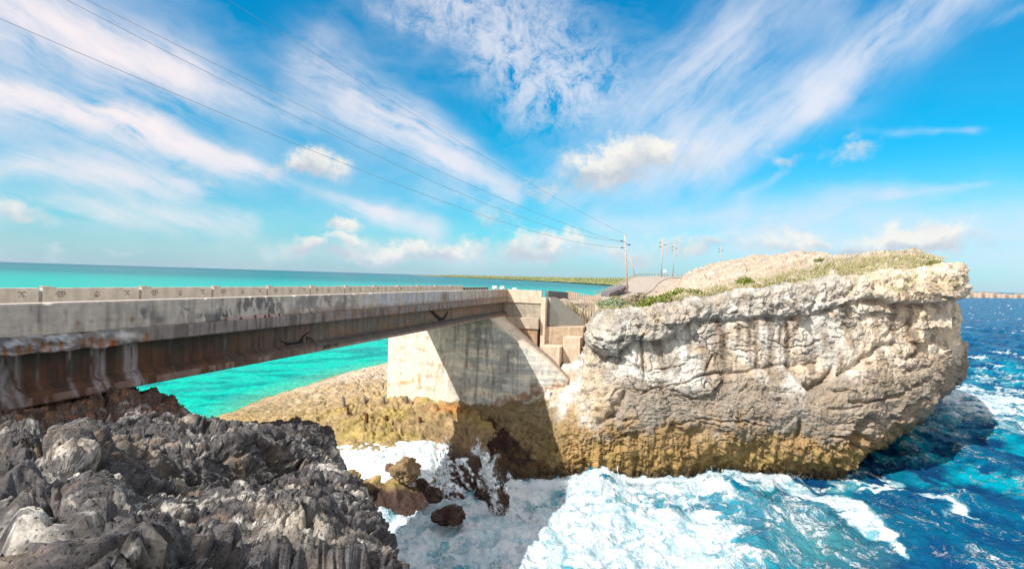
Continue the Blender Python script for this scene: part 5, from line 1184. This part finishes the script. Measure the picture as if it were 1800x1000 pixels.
SL = .30; shrub(1178, 1196, 521, .6, .6, 260, GR2, 'small bright green shrub on the slope right of the long bright strip')
SL = 0.1; shrub(1212, 1222, 516, .6, .5, 220, GR4, 'low olive shrub in the middle of the grassy slope'); shrub(1308, 1312, 499, .8, .8, 380, GR2, 'single round green shrub on the pale rock below the crest')
shrub(1440, 1444, 459, .5, .5, 160, GR4, 'small green tuft under the crest left of the grassy top'); shrub(1662, 1668, 457, .5, .5, 260, GR4, 'small olive shrub at the tip of the headland'); SL = .35; shrub(1636, 1646, 466, .5, .4, 160, GR4, 'low olive tuft just left of the tip shrub')
SL = -.4; shrub(1066, 1086, 519, .8, .8, 200, GR4, 'olive shrub on the bank between the road and the bay')
def cover():
    V = []; F = []; g = random.Random(21)
    yb = ([1050, 1130, 1200, 1300, 1400, 1500, 1600, 1680], [541, 536, 526, 508, 486, 468, 458, 452]); wb = ([1050, 1200, 1400, 1500, 1650], [14, 9, 14, 17, 14])
    cnt = 0
    for i in range(8000):
        x = g.uniform(1056, 1670); y = np.interp(x, *yb) + g.gauss(0, .55) * np.interp(x, *wb)
        if pn(np.array([[x / 22, y / 5, 3.]]), 5)[0] + .6 * pn(np.array([[x / 7, y / 2.5, 3.]]), 6)[0] < .09: continue
        p, n = cast(BV_H, x, y)
        if p is None or n[2] < .35: continue
        sc_ = .08 + p[1] * .0009; 
        for k in range(5):
            b = len(V); q = p + np.array([g.gauss(0, .3), g.gauss(0, .3), 0]); a = g.random() * 6.28; l = g.uniform(.5, 1.2) * sc_ * 1.3; dx, dy = math.cos(a) * l * .5, math.sin(a) * l * .5
            V += [tuple(q + [-dx * .4, -dy * .4, -.05]), tuple(q + [dx * .4, dy * .4, -.05]), tuple(q + [dx * 1.3, dy * 1.3, l * .9]), tuple(q + [dx * .5 - dy * .3, dy * .5 + dx * .3, l])]; F.append((b, b + 1, b + 2, b + 3))
    me = bpy.data.meshes.new('ground_cover'); me.from_pydata(V, [], F); o = link('ground_cover', me, leaf_mat('dry_grass', (.24, .23, .10), (.46, .41, .24))); tag(o, kind='stuff', label='dry yellowish grass and low scrub along the rim and top of the headland', cat='grass')
cover()
# ================================================================== IRON STUBS ON THE SHELF
STUBS = [(605, 713, 697, .13, 1, 'tall grey bent stub farthest left on the rocks'), (611, 729, 713, .10, 0, 'short rusty stub just below the tall grey one at the left'), (641, 708, 698, .10, 1, 'pale grey stub in the upper middle of the slope'), (644, 742, 726, .16, 0, 'thick rusty pipe stub, the lowest on the ochre rock'),
         (674, 706, 697, .12, 1, 'grey stub left of the pier corner'), (679, 737, 730, .16, 0, 'squat rusty stub right of the thick lowest one'), (714, 708, 696, .15, 1, 'grey pipe stub directly against the sunlit pier foot'), (673, 684, 674, .08, 1, 'thin pale stub beside the left edge of the pier'), (738, 740, 733, .14, 0, 'red-brown stub in a dark hollow below the pier'), (964, 700, 684, .14, 2, 'white stub under the right toe of the pier')]
for x, yb_, yt_, r_, kind_, lb in STUBS:
    p, n = cast(BV_C, x, yb_)
    if p is None: continue
    t_ = at(x + (-2 if lb.startswith('tall') else 0), yt_, p[1]); m = MB(); mid = (p + t_) / 2 + np.array([.03, 0, 0]); m.tube([p - [0, 0, .3], mid, t_ - [0, 0, .03], t_], [r_, r_, r_ * .95, r_ * .8], 9)
    tag(m.build('iron_stub', (M_RUST, M_GREYPIPE, M_WHITE)[kind_], smooth=False), lb + '', 'iron stub', 'iron stubs on the rock shelf')
# ================================================================== BOULDERS IN THE SURF
def boulder(px, py, Y, r, label, c1, c2, sq=.8, zz=None, amp=.20):
    n1_, n2_ = 40, 56; th = np.linspace(0.02, math.pi - .02, n1_); ph = np.linspace(0, 2 * math.pi, n2_ + 1)[:-1]; T, Pp = np.meshgrid(th, ph, indexing='ij')
    U_ = np.stack([np.sin(T) * np.cos(Pp), np.sin(T) * np.sin(Pp), np.cos(T) * sq], -1).reshape(-1, 3); c0 = at(px, py, Y); sd = int(px); r = r * (.78 if c1[0] < .1 else 1)
    R_ = 1 + fbm(U_ * 1.3 + sd, 4, 801, .55) * amp * 1.8 + (fbm(U_ * 2.8 + sd, 4, 803, .6, ridge=True)) * amp * .5; f1, f2 = worley(U_ * 2.2 + sd, 805); R_ += sst(0, .3, f2 - f1) * .08
    V = c0 + U_ * R_[:, None] * r; c = cmix(np.tile(np.array(c1), (len(V), 1)), c2, sst(-.1, .3, fbm(V * 1.5, 4, 807))); bx, by = proj(V); c = cmix(c, (.78, .86, .93), rivulets(V, bx, by, False) * (.9 if c1[0] < .1 else .3))
    o = link('surf_boulder', mesh_np('surf_boulder', V, grid_faces(n1_, n2_, wrap=True), True, c), M_SHELF); tag(o, label, 'boulder', 'boulders in the surf')
boulder(714, 826, 38.5, .88, 'brown angular boulder washed by foam in the middle of the gap', (.22, .155, .085), (.33, .23, .13)); boulder(686, 824, 39.6, .42, 'smaller reddish rock touching the left side of the brown angular boulder', (.20, .11, .08), (.26, .16, .10))
boulder(585, 800, 41, .75, 'olive rock ledge block by the tip of the near rocks, upper one', (.20, .16, .06), (.34, .27, .10), .6); boulder(612, 842, 37, .7, 'ochre boulder at the edge of the near rocks beside the foam, lower one', (.24, .18, .07), (.34, .25, .10), .7)
boulder(588, 826, 38, .5, 'low olive rock between the two ochre rocks beside the near rocks', (.20, .16, .06), (.30, .24, .10), .5)
DK = ((.050, .030, .026), (.085, .055, .045))
boulder(765, 868, 36.5, .75, 'dark wet rock in white water below the brown boulder', *DK); boulder(790, 905, 34, 1.15, 'long dark rock half under the foam, lowest of the wet rocks', *DK, .45); boulder(875, 880, 36.5, .85, 'upright dark rock standing out of the surf under the pier', *DK, 1.5)
boulder(846, 868, 39, .6, 'narrow dark rock between falling streams', *DK, 1.3); boulder(800, 872, 38.5, .75, 'dark wet rock left of the falling streams', *DK); boulder(825, 850, 40.5, 1.0, 'wide dark wet rock under the streams at the base of the wall', *DK); boulder(740, 850, 38, .5, 'small dark rock by the spill over the ledge', *DK)
# ================================================================== WASH ON THE LEDGE, STREAMS, SPRAY
def foam_mat():
    m = bpy.data.materials.new('white_water'); m.use_nodes = True; t = NT(m.node_tree); b = m.node_tree.nodes['Principled BSDF']; co = t.n.new('ShaderNodeTexCoord').outputs['Object']
    n = t.noise(co, 2.4, 8, .68, .6); n2 = t.noise(t.mapping(co, scale=(1, 1, .25)), 9, 5, .6); k = t.mrange(t.math('ADD', n, t.math('MULTIPLY', n2, .3)), .48, .70, 0, 1)
    t.l.new(t.mix(k, (.26, .42, .44), (.86, .90, .93)), b.inputs['Base Color']); b.inputs['Roughness'].default_value = .5; b.inputs['Specular IOR Level'].default_value = .2
    bp = t.n.new('ShaderNodeBump'); bp.inputs['Distance'].default_value = .12; bp.inputs['Strength'].default_value = .8; t.l.new(n, bp.inputs['Height']); t.l.new(bp.outputs[0], b.inputs['Normal']); return m
M_FOAM = foam_mat()
def wash():
    nu, nv = 220, 150; Y = np.linspace(35.5, 44.6, nv); u = np.linspace(-.43, -.10, nu); YY, Ug = np.meshgrid(Y, u, indexing='ij'); x = (Ug * YY).ravel(); y = YY.ravel(); P = np.stack([x, y, x * 0], -1)
    z = np.minimum(shelf_b(x, y) + .28, 2.05) + fbm(P * np.array([1, 1, 1]), 4, 821) * .18 + fbm(P * np.array([4, 1.5, 1]), 3, 825) * .05
    z = np.where(y < 38.5, np.maximum(z, -.1), z); P[:, 2] = z - sst(-.14, -.10, Ug.ravel()) * 1.0 - sst(-.37, -.42, Ug.ravel() + .02 * np.sin(y * 2.1)) * 1.8 - sst(39.6, 37.2, y) * 1.6
    o = link('wash', mesh_np('wash', P, grid_faces(nv, nu), True), M_FOAM); tag(o, kind='stuff', label='white foaming wash sliding over the low rock ledge', cat='foam')
wash()
def streams():
    m = MB(); g = random.Random(9)
    paths = [([(845, 795), (850, 815), (858, 838), (866, 862), (872, 885)], 7, 10), ([(838, 788), (846, 800)], 2, 5), ([(872, 800), (866, 815), (862, 835)], 3, 5), ([(815, 810), (826, 828), (834, 840), (848, 862)], 2.5, 5), ([(800, 818), (812, 838), (826, 855), (838, 875)], 2, 3),
             ([(893, 830), (898, 845), (897, 862)], 2, 4), ([(905, 848), (892, 858), (880, 868)], 3, 5), ([(922, 846), (916, 862)], 3, 4), ([(790, 812), (800, 816), (812, 809)], 3, 4), ([(775, 792), (780, 820), (782, 850)], 12, 18), ([(760, 800), (770, 830), (770, 855)], 6, 12), ([(842, 772), (840, 785)], 1.5, 3),
             ([(843, 838), (856, 848), (860, 870)], 2, 6), ([(910, 865), (925, 858), (935, 850)], 3, 1.5), ([(1085, 818), (1086, 845)], 1, 2), ([(1242, 822), (1243, 838)], 1.2, 2), ([(1250, 818), (1251, 838)], 1.5, 2), ([(1262, 822), (1262, 838)], 1.2, 2), ([(1270, 824), (1271, 838)], 1.0, 2)]
    for pts, w0, w1 in paths:
        pr = []; n = 26
        t_ = np.linspace(0, len(pts) - 1, n); q = crspline(np.array(pts, float), t_)
        for s_i in range(max(1, int(w0))):
            off = g.uniform(-1, 1); prev = None; V = []
            for i, (x, y) in enumerate(q):
                ww = (w0 + (w1 - w0) * i / n); xx = x + off * ww * .5 + math.sin(i * .6 + off * 9) * .8; hw = g.uniform(.4, 1.2)
                a, _ = cast(BV_C, xx - hw, y)
                if a is None: a = at(xx - hw, y, 40)
                b = at(xx + hw, y, a[1]); a = at(xx - hw, y, a[1] - .12); b = at(xx + hw, y, a[1]); c_ = at(xx, y, a[1] - .10); V += [a, c_, b]
            F = []
            for i in range(n - 1): F += [(i * 3, i * 3 + 1, i * 3 + 4, i * 3 + 3), (i * 3 + 1, i * 3 + 2, i * 3 + 5, i * 3 + 4)]
            m.add(V, F)
    o = m.build('falling_water', M_FOAM, smooth=True); tag(o, kind='stuff', label='thin white streams running down the dark wet rock', cat='water')
streams()
def spray():
    V = []; F = []; g = np.random.default_rng(4)
    zones = [(900, 872, 34, 10, 39, 2500), (955, 856, 40, 9, 41, 4000), (1010, 848, 40, 6, 41.8, 3000), (862, 900, 40, 10, 36, 1600), (1140, 843, 90, 3.5, 42.5, 3000), (1320, 838, 60, 5, 43, 3000), (1110, 846, 60, 5, 42, 2500), (862, 850, 14, 26, 39.5, 900)]
    for x, y, sx, sy, Y, n in zones:
        for i in range(int(n * 2.2)):
            p = at(x + g.normal() * sx * .6, y + g.normal() * sy * .6, Y + g.normal() * .8); r = .007 + .014 * g.random() ** 2; b = len(V); q = g.normal(size=(4, 3)) * .35
            T = np.array([[1, 1, 1], [1, -1, -1], [-1, 1, -1], [-1, -1, 1]]) * .6 + q; V += [tuple(p + t * r) for t in T]; F += [(b, b + 1, b + 2), (b, b + 3, b + 1), (b, b + 2, b + 3), (b + 1, b + 3, b + 2)]
    me = bpy.data.meshes.new('spray'); me.from_pydata(V, [], F); o = link('spray', me, plain_mat('water_drops', (.82, .84, .86), .5, .03)); tag(o, kind='stuff', label='fine white spray over the breaking surf', cat='spray')
spray()
